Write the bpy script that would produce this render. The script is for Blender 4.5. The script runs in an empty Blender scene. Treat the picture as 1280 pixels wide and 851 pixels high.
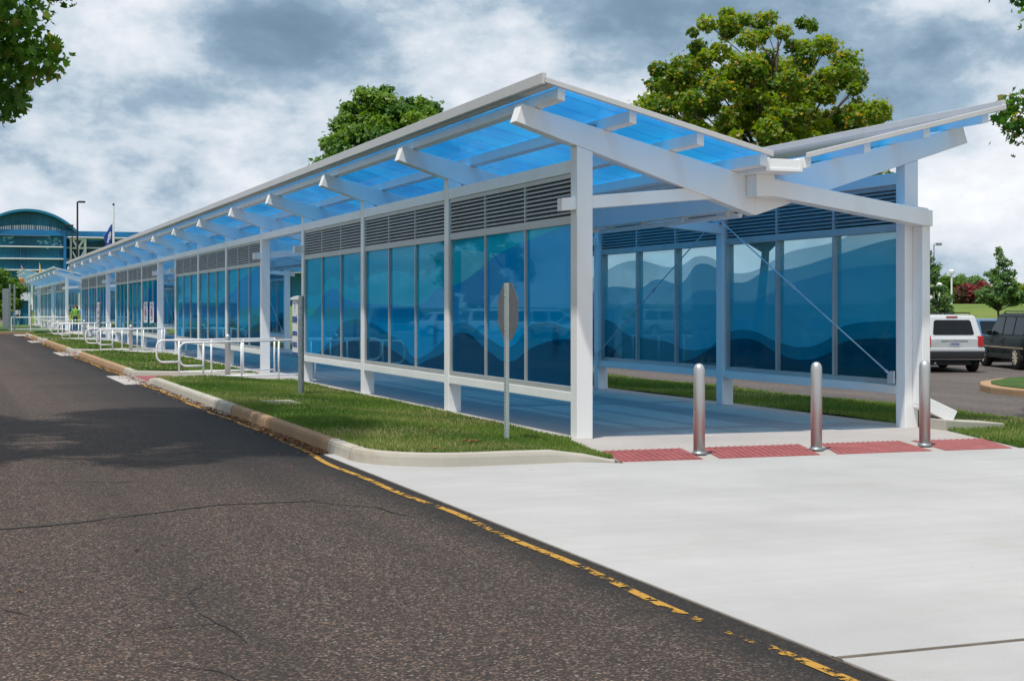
import bpy, math, random
import numpy as np
from mathutils import Vector, Matrix
random.seed(7); np.random.seed(7)
D = bpy.data
sc = bpy.context.scene
COL = sc.collection
R = math.radians
TH = math.atan(700/1850)
XC = 10.07           # centre line of the canopy

# ------------------------------------------------------------------ materials
def mat(name):
    m = D.materials.new(name); m.use_nodes = True
    nt = m.node_tree
    for n in list(nt.nodes): nt.nodes.remove(n)
    out = nt.nodes.new('ShaderNodeOutputMaterial')
    return m, nt, out
def N(nt, t, **kw):
    n = nt.nodes.new('ShaderNode'+t)
    for k, v in kw.items():
        if k.startswith('i_'):
            n.inputs[int(k[2:]) if k[2:].isdigit() else k[2:].replace('_', ' ')].default_value = v
        else: setattr(n, k, v)
    return n
def math_(nt, op, a, b=None, clamp=False):
    n = nt.nodes.new('ShaderNodeMath'); n.operation = op; n.use_clamp = clamp
    for i, v in enumerate((a, b)):
        if v is None: continue
        if isinstance(v, (int, float)): n.inputs[i].default_value = v
        else: nt.links.new(v, n.inputs[i])
    return n.outputs[0]
def mixc(nt, f, a, b):
    n = nt.nodes.new('ShaderNodeMix'); n.data_type = 'RGBA'
    for s, v in ((n.inputs[0], f), (n.inputs[6], a), (n.inputs[7], b)):
        if isinstance(v, (int, float)): s.default_value = v
        elif isinstance(v, tuple): s.default_value = (*v[:3], 1)
        else: nt.links.new(v, s)
    return n.outputs[2]
def pos(nt):
    return nt.nodes.new('ShaderNodeNewGeometry').outputs['Position']
def noise(nt, scale, detail=4, rough=.55, vec=None, dist=0, stretch=None):
    n = nt.nodes.new('ShaderNodeTexNoise')
    n.inputs['Scale'].default_value = scale; n.inputs['Detail'].default_value = detail
    n.inputs['Roughness'].default_value = rough; n.inputs['Distortion'].default_value = dist
    v = vec if vec is not None else pos(nt)
    if stretch:
        m = nt.nodes.new('ShaderNodeMapping'); m.inputs['Scale'].default_value = stretch
        nt.links.new(v, m.inputs[0]); v = m.outputs[0]
    nt.links.new(v, n.inputs['Vector'])
    return n.outputs['Fac']
def ramp(nt, f, stops, interp='LINEAR'):
    r = nt.nodes.new('ShaderNodeValToRGB'); cr = r.color_ramp; cr.interpolation = interp
    while len(cr.elements) < len(stops): cr.elements.new(.5)
    for e, (p, c) in zip(cr.elements, stops):
        e.position = p
        e.color = (*c, 1) if isinstance(c, tuple) else (c, c, c, 1)
    nt.links.new(f, r.inputs[0])
    return r.outputs[0]
def bump(nt, h, strength, dist=.01):
    b = nt.nodes.new('ShaderNodeBump'); b.inputs['Strength'].default_value = strength
    b.inputs['Distance'].default_value = dist; nt.links.new(h, b.inputs['Height'])
    return b.outputs[0]
def pbr(name, col, rough=.5, metal=0, var=.12, vscale=3, bmp=.0, bscale=40, spec=.5, coat=0, streak=None):
    m, nt, out = mat(name)
    p = N(nt, 'BsdfPrincipled')
    p.inputs['Roughness'].default_value = rough; p.inputs['Metallic'].default_value = metal
    p.inputs['Specular IOR Level'].default_value = spec
    p.inputs['Coat Weight'].default_value = coat
    a = tuple(c*(1-var) for c in col); b = tuple(min(1, c*(1+var)) for c in col)
    f = noise(nt, vscale, 5, stretch=streak)
    f = ramp(nt, f, [(.3, 0.), (.7, 1.)])
    nt.links.new(mixc(nt, f, a, b), p.inputs['Base Color'])
    if bmp: nt.links.new(bump(nt, noise(nt, bscale, 4), bmp), p.inputs['Normal'])
    nt.links.new(p.outputs[0], out.inputs[0])
    return m
M = {}
M['white'] = pbr('white_paint', (.88, .88, .88), .38, var=.035, vscale=1.3, bmp=.05, bscale=6, streak=(1, 1, .25))
M['alu'] = pbr('satin_aluminium', (.50, .51, .51), .42, metal=.35, var=.06)
M['louver_shade'] = pbr('louver_gap_shade', (.02, .022, .025), .7)
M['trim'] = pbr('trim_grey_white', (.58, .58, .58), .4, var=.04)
M['rail'] = pbr('white_rail_paint', (.80, .81, .82), .3, var=.03)
M['galv'] = pbr('galvanised_steel', (.34, .37, .38), .42, metal=.7, var=.2, vscale=14)
M['steel'] = pbr('brushed_steel', (.56, .56, .56), .46, metal=.75, var=.06, vscale=60, streak=(1, 1, .02))
M['post_zinc'] = pbr('zinc_post', (.46, .52, .52), .45, metal=.25, var=.08)
M['sign_alu'] = pbr('sign_back_metal', (.16, .16, .17), .45, metal=.35, var=.15, vscale=9)
M['dark'] = pbr('black_plastic', (.015, .015, .017), .5)
M['rubber'] = pbr('tyre_rubber', (.022, .022, .023), .8)
M['cable'] = pbr('steel_cable', (.62, .66, .70), .35, metal=.3)
M['signblue'] = pbr('sign_blue', (.015, .06, .30), .4)
M['signwhite'] = pbr('sign_white', (.80, .81, .83), .4, var=.02)
M['signred'] = pbr('sign_red', (.45, .03, .04), .4)
M['brick'] = None

def m_concrete(name, base, grain=1., stain=(.5, .42, .3), stainamt=.22, ystreak=True, joint=None):
    m, nt, out = mat(name)
    p = N(nt, 'BsdfPrincipled', i_Roughness=.85); p.inputs['Specular IOR Level'].default_value = .25
    f1 = noise(nt, .55, 6, .6); f2 = noise(nt, 1.0, 5, .6, stretch=(.35, 5., 1) if ystreak else (1, 1, 1)); f3 = noise(nt, 90, 3)
    a = mixc(nt, ramp(nt, f1, [(.34, 0.), (.62, 1.)]), tuple(c*.88 for c in base), tuple(c*1.03 for c in base))
    a = mixc(nt, math_(nt, 'MULTIPLY', ramp(nt, f2, [(.45, 0.), (.75, 1.)]), .35), a, tuple(c*.80 for c in base))
    st = math_(nt, 'MULTIPLY', ramp(nt, noise(nt, .8, 8, .7, dist=.6), [(.56, 0.), (.74, 1.)]), stainamt)
    a = mixc(nt, st, a, tuple(c*s*1.5 for c, s in zip(base, stain)))
    a = mixc(nt, math_(nt, 'MULTIPLY', ramp(nt, f3, [(.35, 1.), (.5, 0.)]), .12*grain), a, (.1, .09, .08))
    spot = ramp(nt, noise(nt, 7, 2, .5), [(.74, 0.), (.76, 1.)])
    a = mixc(nt, math_(nt, 'MULTIPLY', spot, .35), a, tuple(c*.5 for c in base))
    nt.links.new(a, p.inputs['Base Color'])
    nt.links.new(bump(nt, noise(nt, 60, 5, .7, stretch=(.2, 1.5, 1) if ystreak else None), .25, .006), p.inputs['Normal'])
    nt.links.new(p.outputs[0], out.inputs[0])
    return m
M['concrete'] = m_concrete('drive_concrete', (.43, .425, .42))
M['walk'] = m_concrete('walk_concrete', (.44, .405, .375))
M['curb'] = m_concrete('curb_concrete', (.45, .42, .36), stainamt=1., ystreak=False)
M['curb_tan'] = m_concrete('curb_concrete_weathered', (.40, .26, .15), stainamt=.6, stain=(.6, .45, .3), ystreak=False)

def m_asphalt(name, base, warm):
    m, nt, out = mat(name)
    p = N(nt, 'BsdfPrincipled', i_Roughness=.8); p.inputs['Specular IOR Level'].default_value = .35
    v = nt.nodes.new('ShaderNodeTexVoronoi'); v.inputs['Scale'].default_value = 80; nt.links.new(pos(nt), v.inputs['Vector'])
    v2 = nt.nodes.new('ShaderNodeTexVoronoi'); v2.inputs['Scale'].default_value = 75; nt.links.new(pos(nt), v2.inputs['Vector'])
    sep = nt.nodes.new('ShaderNodeSeparateColor'); nt.links.new(v.outputs['Color'], sep.inputs[0])
    sep2 = nt.nodes.new('ShaderNodeSeparateColor'); nt.links.new(v2.outputs['Color'], sep2.inputs[0])
    big = ramp(nt, noise(nt, .22, 6, .6), [(.3, 0.), (.7, 1.)])
    a = mixc(nt, big, tuple(b*.72 for b in base), tuple(b*1.2*w for b, w in zip(base, warm)))
    med = ramp(nt, noise(nt, 1.6, 6, .7), [(.35, 0.), (.65, 1.)])
    a = mixc(nt, math_(nt, 'MULTIPLY', med, .35), a, tuple(b*.65 for b in base))
    blot = ramp(nt, noise(nt, 3.2, 4, .6, dist=1.), [(.60, 0.), (.70, 1.)])
    a = mixc(nt, math_(nt, 'MULTIPLY', blot, .35), a, tuple(b*.4 for b in base))
    g = math_(nt, 'MULTIPLY', ramp(nt, sep.outputs[0], [(.60, 0.), (.97, 1.)]), .8)
    a = mixc(nt, g, a, tuple(min(1, b*(4.6 if name == 'road_asphalt' else 3.4)*w) for b, w in zip(base, warm)))
    a = mixc(nt, math_(nt, 'MULTIPLY', ramp(nt, sep.outputs[1], [(.0, 1.), (.35, 0.)]), .8), a, (.012, .011, .012))
    a = mixc(nt, ramp(nt, sep2.outputs[0], [(.96, 0.), (.98, .6)]), a, (.32, .29, .26))
    # long seams and tyre tracks running with the road
    tr = ramp(nt, noise(nt, .9, 3, .5, stretch=(1.3, .03, 1)), [(.42, 0.), (.6, 1.)])
    a = mixc(nt, math_(nt, 'MULTIPLY', tr, .32), a, tuple(b*.45 for b in base))
    if name == 'road_asphalt':   # dark tar edge and a wider dark band on the gutter side of the road
        gg = nt.nodes.new('ShaderNodeNewGeometry'); sx = nt.nodes.new('ShaderNodeSeparateXYZ'); nt.links.new(gg.outputs['Position'], sx.inputs[0])
        w1 = math_(nt, 'ADD', sx.outputs[0], math_(nt, 'MULTIPLY', noise(nt, .35, 5, .6), 3.))
        m_ = math_(nt, 'MULTIPLY', ramp(nt, math_(nt, 'DIVIDE', w1, 8.), [(.38, 0.), (.62, 1.)]), ramp(nt, math_(nt, 'DIVIDE', sx.outputs[1], 40.), [(.30, 0.), (.42, 1.)]))
        edge = ramp(nt, math_(nt, 'ADD', math_(nt, 'DIVIDE', sx.outputs[0], 4.), math_(nt, 'MULTIPLY', noise(nt, 2.5, 5, .7), .12)), [(.92, 0.), (1.0, 1.)])
        a = mixc(nt, math_(nt, 'MULTIPLY', edge, .8), a, (.010, .009, .008))
        a = mixc(nt, math_(nt, 'MULTIPLY', m_, .72), a, (.009, .008, .008))
    nt.links.new(a, p.inputs['Base Color'])
    nt.links.new(bump(nt, v.outputs['Distance'], .9, .006), p.inputs['Normal'])
    nt.links.new(p.outputs[0], out.inputs[0])
    return m
M['asphalt'] = m_asphalt('road_asphalt', (.040, .0315, .0265), (1.2, 1., .88))
M['lot'] = m_asphalt('lot_asphalt', (.095, .085, .08), (1.1, 1, .95))

def m_grass(name, c1, c2, c3, sc_=1.):
    m, nt, out = mat(name)
    p = N(nt, 'BsdfPrincipled', i_Roughness=.75); p.inputs['Specular IOR Level'].default_value = .2
    a = mixc(nt, ramp(nt, noise(nt, 1.2*sc_, 5, .6), [(.35, 0.), (.65, 1.)]), c1, c2)
    a = mixc(nt, ramp(nt, noise(nt, .7*sc_, 8, .7, dist=.5), [(.56, 0.), (.72, .75)]), a, c3)
    a = mixc(nt, math_(nt, 'MULTIPLY', noise(nt, 60, 3), .5), a, tuple(c*.3 for c in c1))
    nt.links.new(a, p.inputs['Base Color'])
    nt.links.new(bump(nt, noise(nt, 45, 4, .7), 1., .03), p.inputs['Normal'])
    nt.links.new(p.outputs[0], out.inputs[0])
    return m
M['grass'] = m_grass('lawn', (.05, .11, .018), (.09, .17, .03), (.2, .19, .07))
M['grass_far'] = m_grass('far_lawn', (.12, .19, .03), (.19, .25, .04), (.22, .26, .06), .1)

def m_leaf(name, c1, c2, c3=None, trans=.35):
    m, nt, out = mat(name)
    at = N(nt, 'Attribute', attribute_name='tint')
    s = nt.nodes.new('ShaderNodeSeparateColor'); nt.links.new(at.outputs['Color'], s.inputs[0])
    a = mixc(nt, s.outputs[0], c1, c2)
    if c3: a = mixc(nt, ramp(nt, s.outputs[1], [(.80, 0.), (.98, 1.)]), a, c3)
    p = N(nt, 'BsdfPrincipled', i_Roughness=.45); p.inputs['Specular IOR Level'].default_value = .35
    t = N(nt, 'BsdfTranslucent')
    nt.links.new(a, p.inputs['Base Color'])
    hs = N(nt, 'HueSaturation'); hs.inputs['Value'].default_value = 1.5; hs.inputs['Saturation'].default_value = 1.1
    nt.links.new(a, hs.inputs['Color']); nt.links.new(hs.outputs[0], t.inputs[0])
    mx = N(nt, 'MixShader'); mx.inputs[0].default_value = trans
    nt.links.new(p.outputs[0], mx.inputs[1]); nt.links.new(t.outputs[0], mx.inputs[2])
    nt.links.new(mx.outputs[0], out.inputs[0])
    return m
M['blade'] = m_leaf('grass_blades', (.07, .15, .022), (.22, .30, .06), (.46, .40, .18), .35)
M['bark'] = pbr('bark', (.07, .055, .042), .9, var=.35, vscale=8, bmp=.6, bscale=25)
M['litter'] = pbr('dry_leaves', (.20, .085, .03), .85, var=.5, vscale=20)

def schlick(nt, f0):
    g = nt.nodes.new('ShaderNodeNewGeometry'); d = nt.nodes.new('ShaderNodeVectorMath'); d.operation = 'DOT_PRODUCT'
    nt.links.new(g.outputs['Incoming'], d.inputs[0]); nt.links.new(g.outputs['Normal'], d.inputs[1])
    c = math_(nt, 'SUBTRACT', 1., math_(nt, 'ABSOLUTE', d.outputs['Value']), clamp=True)
    return math_(nt, 'ADD', math_(nt, 'MULTIPLY', math_(nt, 'POWER', c, 5.), 1-f0), f0)
# blue translucent roof
def m_roof():
    m, nt, out = mat('blue_polycarbonate')
    g = nt.nodes.new('ShaderNodeNewGeometry'); sp = nt.nodes.new('ShaderNodeSeparateXYZ'); nt.links.new(g.outputs['Position'], sp.inputs[0])
    fr = math_(nt, 'FRACT', math_(nt, 'DIVIDE', math_(nt, 'ADD', sp.outputs[1], 100.13), .61))
    seam = math_(nt, 'GREATER_THAN', math_(nt, 'ABSOLUTE', math_(nt, 'SUBTRACT', fr, .5)), .475)
    var = ramp(nt, noise(nt, .7, 4, .6), [(.35, 0.), (.65, 1.)])
    col = mixc(nt, var, (.0, .22, .68), (.0, .36, .84))
    col = mixc(nt, math_(nt, 'MULTIPLY', seam, .7), col, (.0, .08, .3))
    tcol = mixc(nt, math_(nt, 'MULTIPLY', seam, .9), (.13, .40, .62), (.03, .10, .18))
    tl = N(nt, 'BsdfTranslucent'); tr = N(nt, 'BsdfTransparent'); df = N(nt, 'BsdfDiffuse'); gl = N(nt, 'BsdfGlossy'); gl.inputs['Roughness'].default_value = .12
    nt.links.new(col, tl.inputs[0]); nt.links.new(tcol, tr.inputs[0]); df.inputs[0].default_value = (.30, .62, .92, 1)
    m1 = N(nt, 'MixShader'); m1.inputs[0].default_value = .30
    nt.links.new(tl.outputs[0], m1.inputs[1]); nt.links.new(tr.outputs[0], m1.inputs[2])
    m2 = N(nt, 'MixShader'); m2.inputs[0].default_value = .13
    nt.links.new(m1.outputs[0], m2.inputs[1]); nt.links.new(df.outputs[0], m2.inputs[2])
    m3 = N(nt, 'MixShader'); nt.links.new(schlick(nt, .04), m3.inputs[0])
    nt.links.new(m2.outputs[0], m3.inputs[1]); nt.links.new(gl.outputs[0], m3.inputs[2])
    nt.links.new(m3.outputs[0], out.inputs[0])
    return m
M['roof'] = m_roof()

# wave film on the wind screens
def m_film(name, curves, cols, alphas, rough=.02, gk=.75):
    """curves: list of point lists (y, z), top first; cols/alphas one more than curves."""
    m, nt, out = mat(name)
    g = nt.nodes.new('ShaderNodeNewGeometry'); sp = nt.nodes.new('ShaderNodeSeparateXYZ'); nt.links.new(g.outputs['Position'], sp.inputs[0])
    L = 20.6
    u = math_(nt, 'FRACT', math_(nt, 'DIVIDE', math_(nt, 'SUBTRACT', sp.outputs[1], 17.4), L))
    c = None; al = None
    col = nt.nodes.new('ShaderNodeRGB'); col.outputs[0].default_value = (*cols[0], 1); col = col.outputs[0]
    val = nt.nodes.new('ShaderNodeValue'); val.outputs[0].default_value = alphas[0]; al = val.outputs[0]
    for pts, cc, aa in zip(curves, cols[1:], alphas[1:]):
        fc = nt.nodes.new('ShaderNodeFloatCurve'); mp = fc.mapping; cv = mp.curves[0]
        P = [((y-17.4)/L, z/4) for y, z in pts if 17.4 < y < 38]
        P = [(0, P[0][1])]+P+[(1, P[0][1])]
        while len(cv.points) < len(P): cv.points.new(.5, .5)
        for q, (a, b) in zip(cv.points, P): q.location = (a, b); q.handle_type = 'AUTO'
        mp.update(); nt.links.new(u, fc.inputs['Value'])
        below = math_(nt, 'LESS_THAN', sp.outputs[2], math_(nt, 'MULTIPLY', fc.outputs[0], 4.))
        col = mixc(nt, below, col, cc)
        n = nt.nodes.new('ShaderNodeMix'); nt.links.new(below, n.inputs[0]); nt.links.new(al, n.inputs[2]); n.inputs[3].default_value = aa; al = n.outputs[0]
    tl = N(nt, 'BsdfTranslucent'); df = N(nt, 'BsdfDiffuse'); tr = N(nt, 'BsdfTransparent'); gl = N(nt, 'BsdfGlossy', i_Roughness=rough)
    nt.links.new(col, tl.inputs[0]); nt.links.new(col, df.inputs[0])
    tint = mixc(nt, .55, col, (.75, .9, 1.)); nt.links.new(tint, tr.inputs[0])
    m0 = N(nt, 'MixShader'); m0.inputs[0].default_value = .5; nt.links.new(df.outputs[0], m0.inputs[1]); nt.links.new(tl.outputs[0], m0.inputs[2])
    m1 = N(nt, 'MixShader'); nt.links.new(al, m1.inputs[0]); nt.links.new(tr.outputs[0], m1.inputs[1]); nt.links.new(m0.outputs[0], m1.inputs[2])
    gl.inputs[0].default_value = (.26, .68, .92, 1); m2 = N(nt, 'MixShader'); nt.links.new(math_(nt, 'MULTIPLY', schlick(nt, .05), gk), m2.inputs[0])
    nt.links.new(m1.outputs[0], m2.inputs[1]); nt.links.new(gl.outputs[0], m2.inputs[2])
    nt.links.new(m2.outputs[0], out.inputs[0])
    return m
C1 = [(17.8, 3.1), (19.32, 2.70), (20.69, 2.58), (21.0, 2.5), (22.34, 2.28), (23.0, 2.5), (23.7, 2.62), (24.6, 2.45), (26.5, 2.62), (29, 2.3), (31, 2.6), (33, 2.4), (35, 2.7)]
C2 = [(17.76, 2.68), (19.1, 2.52), (20.72, 2.31), (21.3, 2.30), (22.34, 2.12), (23.0, 2.36), (23.7, 2.48), (24.5, 2.14), (25.4, 2.23), (26.2, 2.08), (27.4, 2.12), (29, 2.0), (31, 2.35), (33, 2.1), (35, 2.5)]
C3 = [(18.6, 2.3), (20.5, 2.1), (22.3, 1.8), (23.0, 1.97), (23.7, 2.0), (24.5, 1.74), (25.5, 1.70), (26.1, 1.81), (26.8, 1.78), (27.5, 1.67), (29.5, 1.85), (31.5, 1.6), (33, 1.9), (35, 2.1)]
C4 = [(17.76, 1.51), (19.1, 1.42), (19.5, 1.22), (20.3, 1.07), (20.9, 1.12), (22.15, 1.32), (22.8, 1.22), (23.5, .96), (24.3, .93), (25.0, 1.05), (25.8, 1.09), (26.8, 1.16), (27.6, 1.42), (29.4, 1.42), (31.07, .92), (32.67, .7), (34.5, 1.1)]
C5 = [(17.76, 1.26), (19.1, 1.18), (19.5, 1.0), (20.3, .87), (20.9, .93), (22.05, 1.17), (22.9, 1.06), (24.26, .72), (25.3, .62), (26.2, .54), (27.6, .9), (29.4, 1.1), (31, .7), (33, .5), (35, .8)]
T1 = [(17.69, 2.77), (19.2, 2.64), (20.8, 2.42), (21.3, 2.27), (22.53, 2.05), (23.3, 2.02), (24.3, 1.75), (26.27, 1.75), (28.09, 1.78), (29.41, 1.85), (30.57, 2.09), (32.0, 1.7), (33, 1.48), (36, 2.2)]
T0 = [(17.69, 3.0), (20.8, 2.75), (22.2, 2.7), (23.2, 2.45), (24.2, 2.2), (25.6, 2.35), (27.6, 2.3), (29, 2.1), (30.6, 2.35), (32.3, 1.95), (35, 2.5)]
LD = [(17.69, 1.42), (18.9, 1.5), (20.1, 1.12), (20.82, 1.22), (22.25, 1.45), (23, 1.2), (24.0, .9), (24.65, .82), (25.33, 1.05), (26.27, 1.2), (27.61, 1.41), (29.41, 1.42), (31.07, .92), (32.67, .65), (35, 1.1)]
LE = [(17.69, 1.29), (18.49, 1.24), (19.21, 1.12), (20.1, .91), (20.82, 1.03), (22.25, 1.30), (22.9, 1.0), (24.0, .80), (24.65, .70), (25.33, .80), (26.27, .95), (27.61, 1.1), (29.41, 1.0), (31.07, .8), (32.67, .6), (35, .9)]
M['film_right'] = m_film('wave_film', [C1, C2, C3, C4, C5],
    [(.22, .62, .72), (.10, .47, .62), (.045, .40, .60), (.02, .34, .58), (.0, .17, .30), (.0, .06, .12)], [.35, .70, .94, .97, .98, .98])
M['film_left'] = m_film('wave_film_outside', [T0, T1, LD, LE],
    [(.0, .46, .60), (.0, .58, .74), (.0, .36, .74), (.0, .20, .42), (.0, .07, .17)], [.84, .92, .96, .97, .97])
M['glass_dark'] = pbr('dark_window_glass', (.006, .009, .012), .1, spec=.3, var=.2)
M['glass_bldg'] = pbr('building_glass', (.008, .15, .26), .3, spec=.3, var=.5, vscale=.16)  # broad tone patches paint a reflection pattern into the glass
M['bldg_blue'] = pbr('blue_cladding', (.008, .17, .44), .4, var=.2, vscale=.4)
M['bldg_teal'] = pbr('teal_frame', (.008, .17, .33), .4)

# red tactile pads
def m_tactile():
    m, nt, out = mat('tactile_red'); p = N(nt, 'BsdfPrincipled', i_Roughness=.6)
    f = noise(nt, 2.5, 5, .7)
    a = mixc(nt, ramp(nt, f, [(.35, 0.), (.65, 1.)]), (.22, .042, .042), (.32, .08, .075))
    nt.links.new(a, p.inputs[0]); nt.links.new(p.outputs[0], out.inputs[0]); return m
M['tactile'] = m_tactile()
def m_yellow():
    m, nt, out = mat('worn_yellow_paint'); p = N(nt, 'BsdfPrincipled', i_Roughness=.7); p.inputs[0].default_value = (.42, .22, .02, 1)
    tr = N(nt, 'BsdfTransparent')
    a = noise(nt, 9, 5, .7); b = noise(nt, .8, 3)
    g = nt.nodes.new('ShaderNodeNewGeometry'); sp = nt.nodes.new('ShaderNodeSeparateXYZ'); nt.links.new(g.outputs['Position'], sp.inputs[0])
    mr = N(nt, 'MapRange'); mr.inputs[1].default_value = 5; mr.inputs[2].default_value = 17; mr.inputs[3].default_value = -.01; mr.inputs[4].default_value = .035
    nt.links.new(sp.outputs[1], mr.inputs[0])
    s = math_(nt, 'ADD', math_(nt, 'ADD', math_(nt, 'MULTIPLY', a, .7), math_(nt, 'MULTIPLY', b, .5)), mr.outputs[0])
    k = ramp(nt, s, [(.575, 0.), (.61, 1.)])
    mx = N(nt, 'MixShader'); nt.links.new(k, mx.inputs[0]); nt.links.new(tr.outputs[0], mx.inputs[1]); nt.links.new(p.outputs[0], mx.inputs[2]); nt.links.new(mx.outputs[0], out.inputs[0])
    return m
M['yellow'] = m_yellow()
M['tar'] = pbr('crack_tar', (.012, .011, .011), .7)

# ------------------------------------------------------------------ mesh helpers
class MB:
    def __init__(s): s.v = []; s.f = []; s.m = []
    def add(s, vs, fs, mi=0):
        o = len(s.v); s.v += [tuple(v) for v in vs]
        for f in fs: s.f.append(tuple(o+i for i in f)); s.m.append(mi)
        return s
    def box(s, a, b, mi=0, tf=None):
        x0, y0, z0 = a; x1, y1, z1 = b
        vs = [(x0, y0, z0), (x1, y0, z0), (x1, y1, z0), (x0, y1, z0), (x0, y0, z1), (x1, y0, z1), (x1, y1, z1), (x0, y1, z1)]
        if tf: vs = [tf @ Vector(v) for v in vs]
        return s.add(vs, [(0, 3, 2, 1), (4, 5, 6, 7), (0, 1, 5, 4), (1, 2, 6, 5), (2, 3, 7, 6), (3, 0, 4, 7)], mi)
    def prism(s, poly, axis, a, b, mi=0):
        """poly = 2-D points; axis 'x','y','z' extruded from a to b."""
        def p3(p, t):
            return {'x': (t, p[0], p[1]), 'y': (p[0], t, p[1]), 'z': (p[0], p[1], t)}[axis]
        n = len(poly)
        ar = sum(poly[i][0]*poly[(i+1) % n][1]-poly[(i+1) % n][0]*poly[i][1] for i in range(n))
        if ar < 0: poly = poly[::-1]
        vs = [p3(p, a) for p in poly]+[p3(p, b) for p in poly]
        fs = [tuple(range(n))[::-1], tuple(range(n, 2*n))]+[(i, (i+1) % n, n+(i+1) % n, n+i) for i in range(n)]
        if axis == 'y': fs = [f[::-1] for f in fs]
        if b < a: fs = [f[::-1] for f in fs]
        return s.add(vs, fs, mi)
    def tube(s, pts, r, seg=8, mi=0, cap=True):
        pts = [Vector(p) for p in pts]; rs = r if isinstance(r, (list, tuple)) else [r]*len(pts)
        vs = []; fs = []
        up = None
        for i, p in enumerate(pts):
            t = (pts[min(i+1, len(pts)-1)]-pts[max(i-1, 0)]).normalized()
            if up is None:
                up = Vector((0, 0, 1)) if abs(t.z) < .9 else Vector((1, 0, 0))
            a = t.cross(up).normalized(); b = a.cross(t).normalized(); up = b
            for k in range(seg):
                q = 2*math.pi*k/seg; vs.append(p+(a*math.cos(q)+b*math.sin(q))*rs[i])
        for i in range(len(pts)-1):
            for k in range(seg):
                k2 = (k+1) % seg; fs.append((i*seg+k, (i+1)*seg+k, (i+1)*seg+k2, i*seg+k2))
        if cap:
            fs.append(tuple(range(seg))); fs.append(tuple(reversed([(len(pts)-1)*seg+k for k in range(seg)])))
        return s.add(vs, fs, mi)
    def lathe(s, prof, seg=24, axis='z', c=(0, 0, 0), mi=0):
        """prof: (r, t) pairs along the axis."""
        vs = []; fs = []
        for r, t in prof:
            for k in range(seg):
                q = 2*math.pi*k/seg; x, y = r*math.cos(q), r*math.sin(q)
                vs.append({'z': (c[0]+x, c[1]+y, c[2]+t), 'y': (c[0]+x, c[1]+t, c[2]+y), 'x': (c[0]+t, c[1]+x, c[2]+y)}[axis])
        for i in range(len(prof)-1):
            for k in range(seg):
                k2 = (k+1) % seg; fs.append((i*seg+k, i*seg+k2, (i+1)*seg+k2, (i+1)*seg+k))
        fs.append(tuple(range(seg))[::-1]); fs.append(tuple((len(prof)-1)*seg+k for k in range(seg)))
        return s.add(vs, fs, mi)
    def grid(s, xs, ys, zf, mi=0):
        n = len(ys); vs = [(x, y, zf(x, y)) for x in xs for y in ys]
        fs = [(i*n+j, (i+1)*n+j, (i+1)*n+j+1, i*n+j+1) for i in range(len(xs)-1) for j in range(n-1)]
        return s.add(vs, fs, mi)
    def mesh(s, name, mats, smooth=False):
        me = D.meshes.new(name); me.from_pydata(s.v, [], s.f); me.update()
        for m in (mats if isinstance(mats, (list, tuple)) else [mats]): me.materials.append(M[m] if isinstance(m, str) else m)
        me.polygons.foreach_set('material_index', s.m)
        if smooth: me.polygons.foreach_set('use_smooth', [True]*len(s.f))
        me.validate(); return me
    def build(s, name, mats, parent=None, loc=(0, 0, 0), smooth=False, bevel=0):
        o = D.objects.new(name, s.mesh(name, mats, smooth)); COL.objects.link(o); o.location = loc; o.parent = parent
        if bevel:
            b = o.modifiers.new('bevel', 'BEVEL'); b.width = bevel; b.segments = 2; b.limit_method = 'ANGLE'; b.angle_limit = R(40)
        return o
def tag(o, label=None, cat=None, group=None, kind=None):
    for k, v in (('label', label), ('category', cat), ('group', group), ('kind', kind)):
        if v: o[k] = v
    return o
def struct(o): o['kind'] = 'structure'; return o
def empty(name, loc=(0, 0, 0), rz=0):
    o = D.objects.new(name, None); COL.objects.link(o); o.location = loc; o.rotation_euler = (0, 0, rz); o.empty_display_size = .2; return o
def kids(o): return [c for c in D.objects if c.parent == o]
def copy_tree(o, parent=None, loc=None, rz=None):
    c = o.copy(); COL.objects.link(c); c.parent = parent
    if loc is not None: c.location = loc
    if rz is not None: c.rotation_euler = (0, 0, rz)
    for ch in kids(o): copy_tree(ch, c)
    return c
def cpy(o, parent, loc):
    c = o.copy(); COL.objects.link(c); c.parent = parent; c.location = loc
    for ch in kids(o):
        d = ch.copy(); COL.objects.link(d); d.parent = c
    return c
def sm(t): t = max(0, min(1, t)); return t*t*(3-2*t)

# ------------------------------------------------------------------ terrain
def lot_z(x): return -.15*sm((x-15)/10)-.006
def hill(x, y):
    s = .6*x+.8*y
    h = 2.3*sm((s-92)/62)*sm((x-26)/30)
    return h
def gz(x, y): return -.26+hill(x, y)+1.3*sm((y-150)/20)*sm((40-x)/20)
g = MB(); xs = list(range(-400, 20, 60))+list(range(20, 220, 8))+list(range(230, 1200, 110)); ys = list(range(-300, 20, 80))+list(range(20, 260, 8))+list(range(280, 1500, 130))
g.grid(xs, ys, gz)
struct(g.build('ground', 'grass_far', smooth=True))
# left road
g = MB(); g.grid([-9.5, 4.0], [-30, 0, 20, 40, 60, 80, 99.2], lambda x, y: 0); struct(g.build('road', 'asphalt'))
# parking lot
g = MB(); g.grid([15.3, 16.5, 18, 20, 22, 24, 26, 28, 32, 40, 60, 75], [-30, 0, 30, 60, 98], lambda x, y: lot_z(x)); struct(g.build('parking_lot', 'lot'))
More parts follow.
